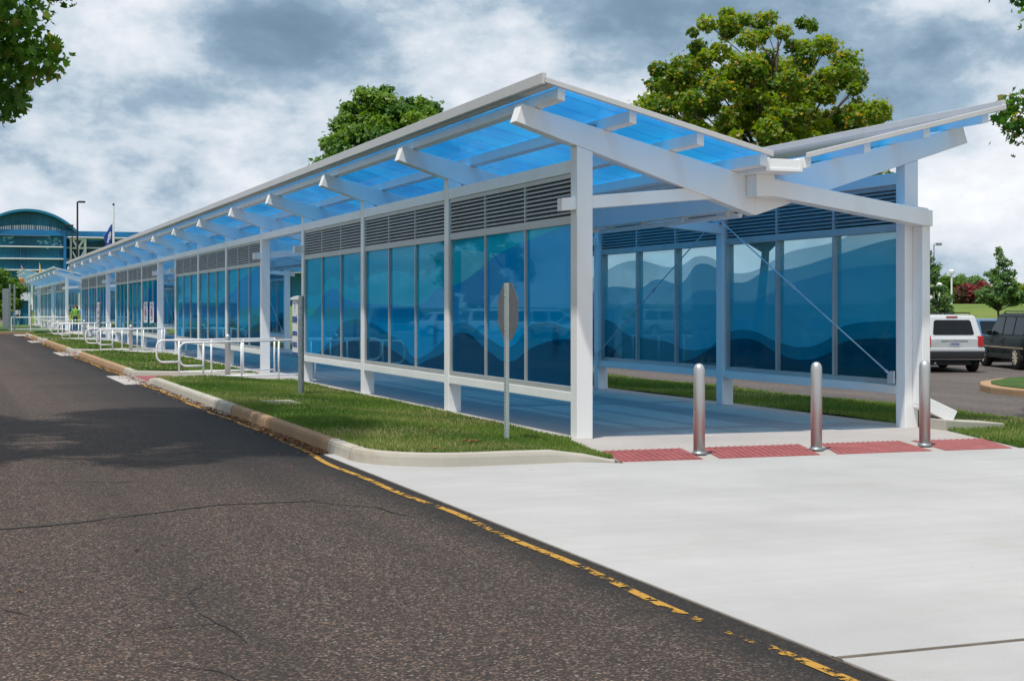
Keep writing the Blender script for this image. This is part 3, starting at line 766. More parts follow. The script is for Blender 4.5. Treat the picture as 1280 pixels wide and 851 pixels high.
# posters
for k, (y, lb, d) in enumerate([(62.35, 'square white poster with a round red and blue emblem, left of the two', 0), (60.35, 'square white poster with a round emblem, nearest to the wide post', 0)]):
    root = empty('poster', (XC-HALF-.12, y, 1.5)); tag(root, lb, 'poster', 'posters on the glass')
    MB().box((-.006, -.62, -.42), (.006, .62, .42)).build('sheet', 'signwhite', root)
    g = MB()
    for r, mi, xo in ((.34, 0, -.008), (.27, 1, -.010), (.20, 2, -.012), (.09, 0, -.014)):
        g.prism([(r*1.35*math.cos(R(15*a)), r*math.sin(R(15*a))) for a in range(24)], 'x', xo, -.0062-(-.008-xo)*.5, mi)
    g.build('emblem', ['signblue', 'signwhite', 'signred'], root)

# ------------------------------------------------------------------ trees
def build_leaves(name, centers, radii, per, size, mat_, parent, seed, flat=.75, maple=False, hue=None, droop=.3):
    rng = np.random.RandomState(seed); n = len(centers)
    cnt = np.maximum(20, (per*(radii/radii.mean())**2).astype(int)); idx = np.repeat(np.arange(n), cnt); T = len(idx)
    u = rng.normal(size=(T, 3)); u /= np.linalg.norm(u, axis=1)[:, None]; rad = rng.uniform(.25, 1, T)**.55
    rad = rad*np.where(rng.uniform(0, 1, T) < .22, rng.uniform(1., 1.5, T), 1.)
    p = centers[idx]+u*(rad*radii[idx])[:, None]*np.array([1, 1, flat])
    nrm = u*.6+rng.normal(size=(T, 3))*.55+np.array([0, 0, .55]); nrm /= np.linalg.norm(nrm, axis=1)[:, None]
    a = np.cross(nrm, rng.normal(size=(T, 3))); a /= np.linalg.norm(a, axis=1)[:, None]; b = np.cross(nrm, a)
    s = size*rng.uniform(.6, 1.25, T)[:, None]
    if maple:
        ang = np.radians([90, 62, 40, 12, -20, -90, -160, 168, 140, 118]); rr = np.array([1, .52, .95, .48, .72, .55, .72, .48, .95, .52])*.62
    else:
        ang = np.radians([90, 20, -90, 160]); rr = np.array([.62, .38, .62, .38])
    k = len(ang)
    V = np.stack([p+a*s*(r*math.cos(t))+b*s*(r*math.sin(t))+nrm*s*(-.12 if i % 2 else .08) for i, (t, r) in enumerate(zip(ang, rr))], 1).reshape(-1, 3)
    me = D.meshes.new(name); me.vertices.add(T*k); me.vertices.foreach_set('co', V.ravel())
    me.loops.add(T*k); me.loops.foreach_set('vertex_index', np.arange(T*k)); me.polygons.add(T)
    me.polygons.foreach_set('loop_start', np.arange(T)*k); me.polygons.foreach_set('loop_total', np.full(T, k)); me.update()
    ca = me.color_attributes.new('tint', 'FLOAT_COLOR', 'POINT')
    cl = rng.uniform(0, 1, n)
    if hue is not None: cl = np.clip(cl*.5+hue, 0, 1)
    r0 = np.clip(cl[idx]+rng.normal(0, .18, T), 0, 1); r1 = rng.uniform(0, 1, T)
    c = np.stack([np.repeat(r0, k), np.repeat(r1, k), np.zeros(T*k), np.ones(T*k)], 1)
    ca.data.foreach_set('color', c.ravel()); me.materials.append(M[mat_]); me.update()
    o = D.objects.new(name, me); COL.objects.link(o); o.parent = parent; return o
M['leaf_maple'] = m_leaf('maple_leaves', (.05, .13, .014), (.25, .35, .03), (.48, .33, .05), .45)
M['leaf_dark'] = m_leaf('dense_leaves', (.05, .135, .018), (.18, .29, .03), None, .4)
M['leaf_near'] = m_leaf('near_maple_leaves', (.04, .13, .016), (.16, .31, .045), (.30, .26, .05), .48)
M['leaf_blue'] = m_leaf('young_oak_leaves', (.07, .16, .045), (.15, .26, .07), None, .3)
M['leaf_red'] = m_leaf('crape_myrtle_blossom', (.07, .06, .025), (.26, .045, .05), None, .3)
def tree(label, base, H, z0, rx, ry, shape='round', nclump=40, per=500, leaf=.12, lm='leaf_dark', seed=1, clump_r=(.5, 1.), tr=.16, limbs=18, group=None, maple=False, cat='tree', flat=.75, extra=None):
    rnd = random.Random(seed); root = empty('tree', base); tag(root, label, cat, group)
    cs = []; rs = []
    tries = 0
    while len(cs) < nclump and tries < 8000:
        tries += 1
        x, y, t = rnd.uniform(-1, 1), rnd.uniform(-1, 1), rnd.uniform(0, 1)
        if shape == 'round': lim = math.sqrt(max(0, 1-(2*t-1)**2))
        elif shape == 'cone': lim = (1-t)**.8*.98+.03 if t > .12 else .6+3*t
        else: lim = math.sqrt(max(0, 1-t**2.2))*(.55+.45*min(1, t*3))
        d = math.hypot(x, y)
        if d > lim or (d < lim*.35 and rnd.random() < .6): continue
        cr = rnd.uniform(*clump_r)*(1-.35*t); p = Vector((x*rx, y*ry, z0+t*(H-z0)))
        if any((p-q).length < .38*(cr+r) for q, r in zip(cs, rs)): continue
        cs.append(p); rs.append(cr)
    if extra:
        for (x, y, z, r) in extra: cs.append(Vector((x, y, z))); rs.append(r)
    g = MB(); lean = Vector((rnd.uniform(-.1, .1), rnd.uniform(-.1, .1), 0))
    def ax(z): return Vector((lean.x*z+.08*math.sin(z*1.1+seed), lean.y*z+.08*math.cos(z*.9+seed), z))
    top = H*.9
    g.tube([ax(top*k/9)-Vector((0, 0, .15 if k == 0 else 0)) for k in range(10)], [tr*(1.25 if k == 0 else 1)*(1-k/10.5) for k in range(10)], 8)
    order = list(range(len(cs))); rnd.shuffle(order)
    for i in order[:limbs]:
        c = cs[i]; zb = max(z0*.75, c.z-.9*math.hypot(c.x, c.y)-rnd.uniform(.1, .6)); zb = min(zb, top*.92)
        a = ax(zb); m1 = a.lerp(c, .45)+Vector((rnd.uniform(-.15, .15), rnd.uniform(-.15, .15), rnd.uniform(-.1, .25)))
        r0 = tr*(1-zb/H)*.55+.012; tip = c+(c-a).normalized()*rs[i]*.6
        g.tube([a, m1, c, tip], [r0, r0*.6, r0*.3, .004], 5)
        for q in range(3):
            t2 = c+Vector((rnd.uniform(-1, 1), rnd.uniform(-1, 1), rnd.uniform(-.3, 1)))*rs[i]*.95; g.tube([m1.lerp(c, .6), t2], [r0*.25, .003], 4)
    g.build('trunk', 'bark', root, smooth=True)
    build_leaves('crown', np.array([tuple(c) for c in cs]), np.array(rs), per, leaf, lm, root, seed, maple=maple, flat=flat)
    return root
GT = 'trees around the car park'
tree('large yellow-green maple with a ragged open crown rising behind the right end of the canopy', (22.6, 39.0, -.1), 10.7, 4.6, 4.7, 4.4, 'dome', 290, 215, .14, 'leaf_maple', 11, (.22, .58), .17, 90, GT, True, flat=.85,
     extra=[(-3.9, 0, 6.0, .8), (-3.2, .5, 7.2, .6), (-2.6, -.3, 8.7, .55), (3.6, 0, 7.3, .6), (4.3, .2, 6.6, .55), (3.0, -.2, 9.3, .5), (4.4, 0, 5.6, .6), (-4.5, 0, 5.4, .6)])
tree('dense round dark green tree rising behind the middle of the blue roof', (16.9, 58.5, -.1), 10.9, 5.2, 3.2, 3.2, 'dome', 230, 300, .19, 'leaf_dark', 5, (.45, .8), .25, 20, GT, extra=[(2.6, -1.5, 8.9, .6), (2.9, -1.6, 9.5, .45), (2.9,-1.2,9.9,.35)])
# overhanging tree at the top left
tree('leafy maple whose drooping branches hang in at the top left corner', (-3.6, 18.5, 0), 9.2, 3.75, 4.2, 5.0, 'round', 85, 520, .135, 'leaf_near', 21, (.6, 1.05), .24, 40, GT, True, flat=.8,
     extra=[(4.25, -1.2, 5.1, .45), (4.5, -.8, 4.55, .36), (4.15, .2, 4.3, .38), (4.75, -.6, 5.5, .36), (4.2, 1.2, 4.3, .35), (3.8, -.8, 4.8, .5), (3.9, .9, 4.7, .5), (4.3, -.4, 4.8, .4), (3.9, .3, 4.15, .3)]+[(3.6+(k*37 % 23)/10., -3.5+(k*53 % 41)/5., 7.3+(k*29 % 17)/12., .85) for k in range(26)])
tree('maple branch tips entering at the upper right edge', (17.4, 16.9, 0), 8.5, 2.7, 2.9, 2.9, 'round', 50, 420, .12, 'leaf_near', 31, (.45, .8), .2, 26, GT, True)
# young trees at right
tree('young tree with a pointed crown standing on the grass behind the dark green SUV', (66.2, 81.9, hill(66, 82)-.25), 5.9, 1.9, 1.75, 1.75, 'cone', 90, 75, .17, 'leaf_blue', 41, (.2, .42), .09, 60, GT)
tree('young tree with feathery crown right beside the white post at the car park edge', (49.4, 67.2, hill(50, 66)-.25), 5.6, .9, 1.5, 1.5, 'cone', 75, 75, .16, 'leaf_blue', 42, (.22, .48), .08, 50, GT)
rb = random.Random(3)
bgs = [(1173, 350, 3.2, 'leaf_dark', 'dark tree beside the white post in the far tree line'), (1203, 346, 2.6, 'leaf_blue', 'bluish green tree left of the red one in the far tree line'),
       (1192, 366, 2.0, 'leaf_maple', 'low olive tree under the white lamp post, far right'), (1217, 357, 1.7, 'leaf_red', 'dark red flowering tree in the far tree line'),
       (1232, 362, 2.4, 'leaf_dark', 'dark green tree just right of the red one'), (1277, 356, 2.8, 'leaf_maple', 'yellow-green tree at the right edge of the far tree line'),
       (1262, 366, 2.2, 'leaf_blue', 'small grey-green tree behind the pointed young tree')]
for k, (px, py, r, lm, lb) in enumerate(bgs):
    d = 175+rb.uniform(-8, 8)-(14 if lm == 'leaf_red' else 0); rr = (px-640)/F_; x, y = d*(math.sin(TH)+rr*math.cos(TH)), d*(math.cos(TH)-rr*math.sin(TH)); zb = gz(x, y)
    H = 1.7+(384-py)/F_*d-zb
    tree(lb, (x, y, zb), H, .5, r, r, 'round', 26, 170, .42, lm, 50+k, (.7, 1.2), .12, 8, 'far tree line on the grassy rise')
tree('dark green tree at the left edge in front of the blue glass building', (2.2, 112, .1), 4.6, .9, 2.6, 2.4, 'round', 40, 320, .22, 'leaf_dark', 71, (.6, 1.0), .12, 14, GT)
# trees along the left roadside (seen only as reflections and shade)
for k, (x, y) in enumerate([(-24, 75), (-22, 104)]):
    tree(['bushy roadside tree left of the road, mirrored in the glass', 'farther roadside tree left of the road, mirrored in the glass'][k], (x, y, -.2), 9, 2.4, 3.6, 3.6, 'round', 36, 260, .3, 'leaf_dark', 80+k, (.8, 1.3), .2, 10, GT)

# ------------------------------------------------------------------ grass blades / litter
def blades(name, fn, n, hgt, label, seed, w=.008):
    rng = np.random.RandomState(seed); P = fn(rng, n); n = len(P)
    a = rng.uniform(0, 2*np.pi, n); h = hgt*rng.uniform(.5, 1.3, n); ww = w*rng.uniform(.7, 1.5, n)*(1+np.maximum(0, P[:, 1]-22)*.03)
    dx = np.cos(a)*ww; dy = np.sin(a)*ww; lx = rng.normal(0, .35, n)*h; ly = rng.normal(0, .35, n)*h
    V = np.stack([np.stack([P[:, 0]-dx, P[:, 1]-dy, P[:, 2]-.01], 1), np.stack([P[:, 0]+dx, P[:, 1]+dy, P[:, 2]-.01], 1), np.stack([P[:, 0]+lx, P[:, 1]+ly, P[:, 2]+h], 1)], 1).reshape(-1, 3)
    me = D.meshes.new(name); me.vertices.add(3*n); me.vertices.foreach_set('co', V.ravel()); me.loops.add(3*n); me.loops.foreach_set('vertex_index', np.arange(3*n))
    me.polygons.add(n); me.polygons.foreach_set('loop_start', np.arange(n)*3); me.polygons.foreach_set('loop_total', np.full(n, 3)); me.update()
    ca = me.color_attributes.new('tint', 'FLOAT_COLOR', 'POINT')
    patch = .5+.28*np.sin(P[:, 0]*2.1+1.3*np.sin(P[:, 1]*.7))+.2*np.sin(P[:, 1]*1.7+P[:, 0])
    r0 = np.clip(patch+rng.normal(0, .2, n), 0, 1)
    dry = .5+.3*np.sin(P[:, 0]*1.3+2.)*np.sin(P[:, 1]*.8+.5)+.15*np.sin(P[:, 1]*2.9)+np.where((P[:, 1] < 19) & (P[:, 0] > 4.6) & (P[:, 0] < 6.4), .1, 0); r1 = np.clip(dry*.62+rng.uniform(0, .62, n), 0, 1)
    c = np.stack([np.repeat(r0, 3), np.repeat(r1, 3), np.zeros(3*n), np.ones(3*n)], 1); ca.data.foreach_set('color', c.ravel())
    me.materials.append(M['blade']); o = D.objects.new(name, me); COL.objects.link(o); tag(o, label, 'grass', kind='stuff'); return o
def f_left(rng, n):
    y = 14.98+(33.8-14.98)*rng.uniform(0, 1, n)**1.35; x = rng.uniform(4.26, 7.36, n); ok = x < np.where(y < 17.3, 6.80+(y-14.6)*.175, 9); x, y = x[ok], y[ok]
    keep = ~(((x-5.2)**2+(y-15.94)**2 > .92**2) & (x < 5.2) & (y < 15.94))
    x, y = x[keep], y[keep]; z = np.array([lawn_z(a, b) for a, b in zip(x, y)]); return np.stack([x, y, z], 1)
def f_left2(rng, n):
    spans = lawn_spans[1:]; k = rng.randint(0, 3, n); a = np.array([s[0] for s in spans])[k]; b = np.array([s[1] for s in spans])[k]
    y = a+(b-a)*rng.uniform(0, 1, n); x = rng.uniform(4.3, 7.3, n); z = np.array([lawn_z(p, q) for p, q in zip(x, y)]); return np.stack([x, y, z], 1)
def f_right(rng, n):
    y = 14.6+30*rng.uniform(0, 1, n)**1.6; x = rng.uniform(12.84, 15.32, n); lim = 12.05+(np.clip(y, 14.5, 17.2)-14.5)*.3
    z = np.array([rl_z(a, b) for a, b in zip(x, y)]); return np.stack([x, y, z], 1)
def f_right2(rng, n):
    y = 14.5+2.8*rng.uniform(0, 1, n); x = rng.uniform(12.05, 12.9, n); keep = x > 12.03+(y-14.5)*.305; x, y = x[keep], y[keep]
    return np.stack([x, y, np.full(len(x), .02)], 1)
blades('grass', f_left, 150000, .038, 'clipped green grass on the nearest lawn strip beside the curb', 1)
blades('grass', f_left2, 30000, .055, 'clipped grass on the farther lawn strips between the ramps', 2, .014)
blades('grass', f_right, 70000, .055, 'grass strip between the canopy and the car park', 3)
blades('grass', f_right2, 5000, .05, 'grass wedge beside the rightmost red pad', 4)
g = MB(); g.prism([(12.03, 14.53), (12.9, 14.53), (12.9, 17.3)], 'z', -.05, .02); struct(g.build('grass_wedge', 'grass'))
# dry leaf litter along the gutter
rng = random.Random(9); g = MB()
for k in range(2600):
    y = 16.8+75*rng.random()**1.5; x = 4.09-abs(rng.gauss(0, .10))*(1+(y-17)*.03); s = rng.uniform(.012, .04); a = rng.uniform(0, 6.28); z = .01+rng.random()*.012
    g.add([(x+s*math.cos(a), y+s*math.sin(a), z), (x+s*.6*math.cos(a+1.8), y+s*.6*math.sin(a+1.8), z+.012), (x+s*math.cos(a+3.1), y+s*math.sin(a+3.1), z), (x+s*.6*math.cos(a+4.6), y+s*.6*math.sin(a+4.6), z+.008)], [(0, 1, 2, 3)])
for k in range(60):
    x = rng.uniform(-3, 3.8); y = rng.uniform(9, 40); s = rng.uniform(.012, .03); a = rng.uniform(0, 6.28); z = .008
    g.add([(x+s*math.cos(a), y+s*math.sin(a), z), (x+s*.6*math.cos(a+1.8), y+s*.6*math.sin(a+1.8), z+.012), (x+s*math.cos(a+3.1), y+s*math.sin(a+3.1), z), (x+s*.6*math.cos(a+4.6), y+s*.6*math.sin(a+4.6), z+.008)], [(0, 1, 2, 3)])
for (x, y) in [(5.55, 16.0), (5.62, 15.95), (5.5, 16.06), (5.6, 17.6), (4.9, 15.3), (5.52, 15.93)]:
    s = .05; z = .17; g.add([(x+s, y, z), (x, y+s*.6, z+.02), (x-s, y, z), (x, y-s*.6, z+.015)], [(0, 1, 2, 3)])
tag(g.build('leaf_litter', 'litter'), 'scattered dry brown leaves in the gutter and on the road', 'leaf litter', kind='stuff')
MB().prism([(5.05, 23.5), (5.6, 23.5), (5.6, 24.0), (5.05, 24.0)], 'z', .1, .165)
g = MB(); g.prism([(4.75, 23.3), (5.25, 23.3), (5.25, 24.3), (4.75, 24.3)], 'z', .05, .168); tag(g.build('utility_cover', 'curb', bevel=.01), 'flat concrete utility cover sunk in the nearest lawn', 'utility cover')

# ------------------------------------------------------------------ vehicles
def panel_on(mb, c, u0, u1, v0, v1, off=.006, th=.004, mi=0, ut=None):
    """thin panel on the bilinear patch c = [bottom-left, bottom-right, top-right, top-left] (seen from outside)."""
    c = [Vector(q) for q in c]
    def S(u, v):
        k_ = (u-u0)/(u1-u0)
        uu = u if ut is None else ut[0]+(ut[1]-ut[0])*k_
        return c[0].lerp(c[1], u).lerp(c[3].lerp(c[2], uu), v)
    n = (c[1]-c[0]).cross(c[3]-c[0]).normalized()
    def q(v): return v if isinstance(v, (tuple, list)) else (v, v)
    e = min(.12*(u1-u0), .03)
    uv = [(u0+e, v0), (u1-e, v0), (u1, v0+.05), (u1, v1-.06), (u1-e, v1), (u0+e, v1), (u0, v1-.06), (u0, v0+.05)]
    a = [S(*t)+n*off for t in uv]; b = [S(*t)+n*(off-th-.004) for t in uv]; k = 8
    mb.add(a+b, [tuple(range(k))]+[(i, k+i, k+(i+1) % k, (i+1) % k) for i in range(k)], mi)
def make_car(name, label, paint, L=4.42, W=1.76, H=1.66, kind='suv', cat='car', group=None, clad='dark', trim=None, rack=True, detail=True):
    root = empty(name); tag(root, label, cat, group)
    hw = W/2; zb = .98 if kind == 'suv' else .90; hood = L*.5-1.15
    roof_h = H-.04
    # lower body loft
    if kind == 'suv': st = [(-L/2, .42, zb-.01, hw-.05), (-L/2+.06, .36, zb, hw-.01), (-L/2+.5, .34, zb, hw), (0, .32, zb, hw), (hood, .32, zb, hw), (hood+.35, .33, zb-.02, hw-.01), (L/2-.15, .36, zb-.11, hw-.05), (L/2, .42, zb-.20, hw-.14)]
    else: st = [(-L/2, .42, zb-.10, hw-.1), (-L/2+.08, .34, zb-.03, hw-.04), (-L/2+.6, .30, zb, hw), (0, .28, zb-.02, hw), (hood, .28, zb-.02, hw), (hood+.35, .30, zb-.06, hw-.01), (L/2-.2, .34, zb-.2, hw-.06), (L/2, .42, zb-.30, hw-.18)]
    def ring(x, z0, z1, w):
        half = [(w-.10, z0), (w-.02, z0+.06), (w, z0+(z1-z0)*.45), (w-.01, z1-.12), (w-.05, z1), (w*.5, z1+.012)]
        return [(x, y, z) for y, z in half]+[(x, -y, z) for y, z in half[::-1]]
    g = MB(); rings = [ring(*s) for s in st]; k = len(rings[0]); vs = [v for r in rings for v in r]
    fs = [(i*k+j, i*k+(j+1) % k, (i+1)*k+(j+1) % k, (i+1)*k+j) for i in range(len(st)-1) for j in range(k)]
    fs += [tuple(range(k))[::-1], tuple((len(st)-1)*k+j for j in range(k))]
    g.add([(v[0], v[1], v[2]) for v in vs], fs)
    # greenhouse
    if kind == 'suv': xr0, xr1, xf1, xf0 = -L/2+.05, -L/2+.26, hood-.55, hood+.08
    else: xr0, xr1, xf1, xf0 = -L/2+.65, -L/2+1.15, hood-.55, hood+.15
    yb, yt = hw-.06, hw-.20
    zb2 = zb-.01
    gh = [(xr0, yb, zb2), (xf0, yb, zb2), (xf1, yt, roof_h-.03), (xr1, yt, roof_h-.03)]
    A = [(x, y, z) for x, y, z in gh]; Bm = [(x, -y, z) for x, y, z in gh]
    top = [(xf1-.1, yt-.1, roof_h+.02), (xr1+.1, yt-.1, roof_h+.02), (xr1+.1, -yt+.1, roof_h+.02), (xf1-.1, -yt+.1, roof_h+.02)]
    vs = A+Bm+top
    g.add(vs, [(3, 2, 1, 0), (4, 5, 6, 7), (0, 4, 7, 3)[::-1], (1, 2, 6, 5)[::-1], (2, 3, 9, 8), (7, 6, 11, 10), (3, 7, 10, 9), (6, 2, 8, 11), (8, 9, 10, 11)])
    body = g.build('body', paint, root, bevel=.035 if detail else .02, smooth=True)
    import bmesh
    bm = bmesh.new(); bm.from_mesh(body.data); bmesh.ops.recalc_face_normals(bm, faces=bm.faces); bm.to_mesh(body.data); bm.free()
    body.modifiers['bevel'].harden_normals = True
    # windows
    left = [(xr0, yb, zb2), (xf0, yb, zb2), (xf1, yt, roof_h-.03), (xr1, yt, roof_h-.03)]
    lp = [left[1], left[0], left[3], left[2]]; rp = [(x, -y, z) for x, y, z in left]
    xa = xr1+.12; xb = xf1-.12; third = (xb-xa+.25)/3
    bx = [(xa-.10, xa), (xa+third*.92, xa+third*.92), (xa+third*2, xa+third*2), (xf0-.14, xb)]
    def ub(x): return (x-xr0)/(xf0-xr0)
    def ut_(x): return (x-xr1)/(xf1-xr1)
    for s, patch in ((1, lp), (-1, rp)):
        for q in range(3):
            (b0, t0), (b1, t1) = bx[q], bx[q+1]
            if q > 0: b0 += .05; t0 += .05
            if q < 2: b1 -= .04; t1 -= .04
            a, b, c_, d_ = ub(b0), ub(b1), ut_(t0), ut_(t1)
            if s > 0: a, b, c_, d_ = 1-b, 1-a, 1-d_, 1-c_
            w = MB(); panel_on(w, patch, a, b, .10, .88, .012, ut=(c_, d_)); w.build('side_window', 'glass_dark', root)
    rear = [(xr0, yb, zb2), (xr0, -yb, zb2), (xr1, -yt, roof_h-.03), (xr1, yt, roof_h-.03)]
    w = MB(); panel_on(w, rear, .13, .87, .16, .84, .014); w.build('rear_window', 'glass_dark', root)
    fr = [(xf0, -yb, zb2), (xf0, yb, zb2), (xf1, yt, roof_h-.03), (xf1, -yt, roof_h-.03)]
    w = MB(); panel_on(w, fr, .06, .94, .06, .92, .012); w.build('windscreen', 'glass_dark', root)
    # bumpers/cladding
    w = MB(); w.box((-L/2-.06, -hw+.03, .40), (-L/2+.10, hw-.03, .60)); w.build('rear_bumper', clad, root, bevel=.03)
    w = MB(); w.box((-L/2-.05, -hw+.02, .601), (-L/2+.12, hw-.02, .70)); w.build('bumper_top', paint, root, bevel=.02)
    w = MB(); w.box((L/2-.1, -hw+.14, .34), (L/2+.05, hw-.14, .60)); w.build('front_bumper', clad, root, bevel=.03)
    for s in (-1, 1):
        w = MB(); w.box((-L/2-.028, s*(hw-.05), .82-.08), (-L/2+.10, s*(hw-.21), zb+.06)) if kind == 'suv' else w.box((-L/2-.02, s*(hw-.08), .68), (-L/2+.06, s*(hw-.4), .82))
        w.build('tail_light', M['taillight'], root, bevel=.015)
        w = MB(); w.box((L/2-.12, s*(hw-.16), .62), (L/2+.01, s*(hw-.45), .75)); w.build('headlight', 'signwhite', root, bevel=.02)
        w = MB(); w.box((xf0-.45, s*(hw-.05), zb+.02), (xf0-.30, s*(hw+.13), zb+.17)); w.build('mirror', paint, root, bevel=.03)
        if trim:
            w = MB(); w.box((-L/2+.2, s*(hw-.02), .62), (L/2-.75, s*(hw+.012), .67)); w.build('side_trim', trim, root)
        w = MB(); w.box((-L/2+.25, s*(hw-.04), .30), (L/2-.5, s*(hw-.005), .44)); w.build('sill', clad, root, bevel=.02)
        if rack:
            w = MB(); w.tube([(xr1+.15, s*(yt-.1), roof_h+.015), (xr1+.22, s*(yt-.1), roof_h+.075), (xf1-.3, s*(yt-.1), roof_h+.075), (xf1-.2, s*(yt-.1), roof_h+.015)], .018, 6); w.build('roof_rail', 'dark', root)
    if rack:
        for x in (xr1+.45, xr1+1.35):
            w = MB(); w.box((x-.025, -yt+.1, roof_h+.06), (x+.025, yt-.1, roof_h+.085)); w.build('roof_bar', 'dark', root)
    if detail:
        w = MB(); w.box((-L/2-.008, -.17, .745), (-L/2+.02, .17, .88)); 
        pl = w.build('license_plate', 'plate', root); w = MB()
        for q in range(7): w.box((-L/2-.011, -.13+q*.037, .785), (-L/2-.0082, -.11+q*.037, .84))
        w.build('plate_characters', 'signblue', pl)
        w = MB(); w.box((-L/2-.02, -.38, .915), (-L/2+.02, .38, .935)); w.build('tailgate_handle', 'alu', root)
        w = MB(); w.box((xr1-.035, -.16, roof_h-.055), (xr1+.03, .16, roof_h-.02)); w.build('brake_light', M['taillight'], root)
        w = MB(); w.tube([(-L/2+.3, .55, .27), (-L/2-.02, .55, .27)], .03, 8); w.build('exhaust', 'galv', root)
        w = MB(); w.box((-L/2+.35, -.6, .2), (L/2-.4, .6, .33)); w.build('underbody', 'dark', root)
        for s in (1,):
            for xx in (-.25, .75):
                w = MB(); w.box((xx, s*(hw-.01), .80), (xx+.16, s*(hw+.02), .83)); w.build('door_handle', paint, root)
                w = MB(); w.box((xx-.12, s*(hw-.012), .42), (xx-.112, s*(hw+.0025), zb-.04)); w.build('door_gap', 'dark', root)
    for x in (-L/2+.82, L/2-.80):
        for s in (-1, 1):
            w = MB(); r = .36 if kind == 'suv' else .32
            # dark arch
            arch = [(r+.07)*math.cos(R(a)) for a in range(0, 181, 12)]
            pts = [(x+(r+.07)*math.cos(R(a)), r+(r+.05)*math.sin(R(a))) for a in range(-10, 191, 12)]
            w.prism(pts, 'y', s*(hw-.22), s*(hw+.004)); w.build('wheel_arch', clad, root)
            wh = empty('wheel', (x, s*(hw-.11), r)); wh.parent = root
            MB().lathe([(r*.60, -.10), (r*.93, -.11), (r, -.08), (r, .08), (r*.93, .11), (r*.62, .125*1)], 28, 'y').build('tyre', 'rubber', wh, smooth=True)
            w = MB(); so = s
            w.lathe([(r*.60, -.02), (r*.62, .118)] if so > 0 else [(r*.62, -.118), (r*.60, .02)], 24, 'y', mi=1)
            rim = 'alu'
            for q in range(10):
                a = 2*math.pi*q/10
                c, sn = math.cos(a), math.sin(a)
                p = lambda rr, t, yy: (rr*c-t*sn, yy, rr*sn+t*c)
                y0, y1 = (.12*so, .132*so)
                w.add([p(.05, -.022, y0), p(.05, .022, y0), p(r*.6, .03, y0), p(r*.6, -.03, y0), p(.05, -.022, y1), p(.05, .022, y1), p(r*.6, .03, y1), p(r*.6, -.03, y1)],
                      [(0, 1, 2, 3), (7, 6, 5, 4), (0, 4, 5, 1), (1, 5, 6, 2), (2, 6, 7, 3), (3, 7, 4, 0)])
            w.lathe([(.07, .119*so), (.07, .136*so)] if so > 0 else [(.07, .136*so), (.07, .119*so)], 12, 'y')
            w.lathe([(r*.56, .118*so), (r*.64, .118*so), (r*.64, .13*so), (r*.6, .134*so)] if so > 0 else [(r*.6, .134*so), (r*.64, .13*so), (r*.64, .118*so), (r*.56, .118*so)], 24, 'y') if False else None
            w.build('rim', ['alu_bright', 'dark'], wh)
    return root
M['alu_bright'] = pbr('alloy_rim', (.75, .68, .55), .45, metal=.1)
M['plate'] = pbr('plate_grey', (.42, .44, .46), .5)
M['taillight'] = pbr('red_lens', (.50, .012, .018), .15, spec=.8)
M['car_silver'] = pbr('silver_paint', (.62, .64, .66), .22, metal=.25, coat=.6, var=.03)
M['car_green'] = pbr('dark_green_paint', (.004, .012, .010), .45, spec=.3, var=.1)
M['car_white'] = pbr('white_car_paint', (.75, .76, .77), .2, coat=.8, var=.02)
M['car_blue'] = pbr('blue_car_paint', (.05, .12, .22), .2, coat=.8, var=.02)
M['car_grey'] = pbr('grey_car_paint', (.16, .17, .19), .2, coat=.8, metal=.3, var=.02)
M['car_black'] = pbr('black_car_paint', (.012, .012, .014), .12, coat=1, var=.02)
M['gold'] = pbr('gold_trim', (.38, .30, .20), .4)
HD = R(70)
c1 = make_car('parked_car', 'silver SUV with red tail lights and roof rack, seen from behind by the white post', 'car_silver', group='cars in the car park'); c1.location = (27.35, 36.9, lot_z(27)); c1.rotation_euler = (0, 0, HD)
c2 = make_car('parked_car', 'dark green SUV with gold side trim and cream alloy wheels beside the silver one', 'car_green', L=4.5, W=1.78, H=1.70, trim='gold', group='cars in the car park'); c2.location = (30.85, 36.85, lot_z(30)); c2.rotation_euler = (0, 0, HD)
c3 = make_car('parked_car', 'white saloon car, only its roof showing above the silver SUV', 'car_white', L=4.7, W=1.8, H=1.46, kind='sedan', rack=False, detail=False, group='cars in the car park')
fx, fy = math.sin(R(20)), math.cos(R(20))
def park(o, i, row, rz=HD):
    # rows beyond the two SUVs
    px = 27.35+3.2*i+fx*row; py = 36.9+fy*row-.0*i; o.location = (px, py, lot_z(px)); o.rotation_euler = (0, 0, rz)
park(c3, .55, 6.3, HD+math.pi)
c4 = make_car('parked_car', 'blue saloon car behind the gap between the two SUVs', 'car_blue', L=4.5, W=1.78, H=1.48, kind='sedan', rack=False, detail=False, group='cars in the car park'); park(c4, 1.5, 6.4, HD+math.pi)
c5 = make_car('parked_car', 'light grey hatchback SUV roof behind the dark green SUV', 'car_white', L=4.4, W=1.8, H=1.66, kind='suv', rack=True, detail=False, group='cars in the car park'); park(c5, 2.55, 6.4, HD+math.pi)
lbs = ['black SUV with roof rack parked behind the silver one, left side', 'grey car in the back row behind the silver SUV', 'pale car in the back row near the pointed tree', 'white car roof at the right edge of the back row']
src = [c5, c4, c3, c5]
for k, (s, i, r_) in enumerate([(c5, -.5, 6.4), (c4, -1.2, 17), (c3, 3.6, 17.5), (c5, 4.9, 17)]):
    c = copy_tree(s); park(c, i, r_); c['label'] = lbs[k]
c = copy_tree(c3, loc=(92, 128, gz(92, 128)), rz=R(150)); c['label'] = 'white car on the road below the red tree, far right'
c = copy_tree(c3, loc=(108, 116, gz(108, 116)), rz=R(150)); c['label'] = 'silver-white car far off at the right edge, under the trees'
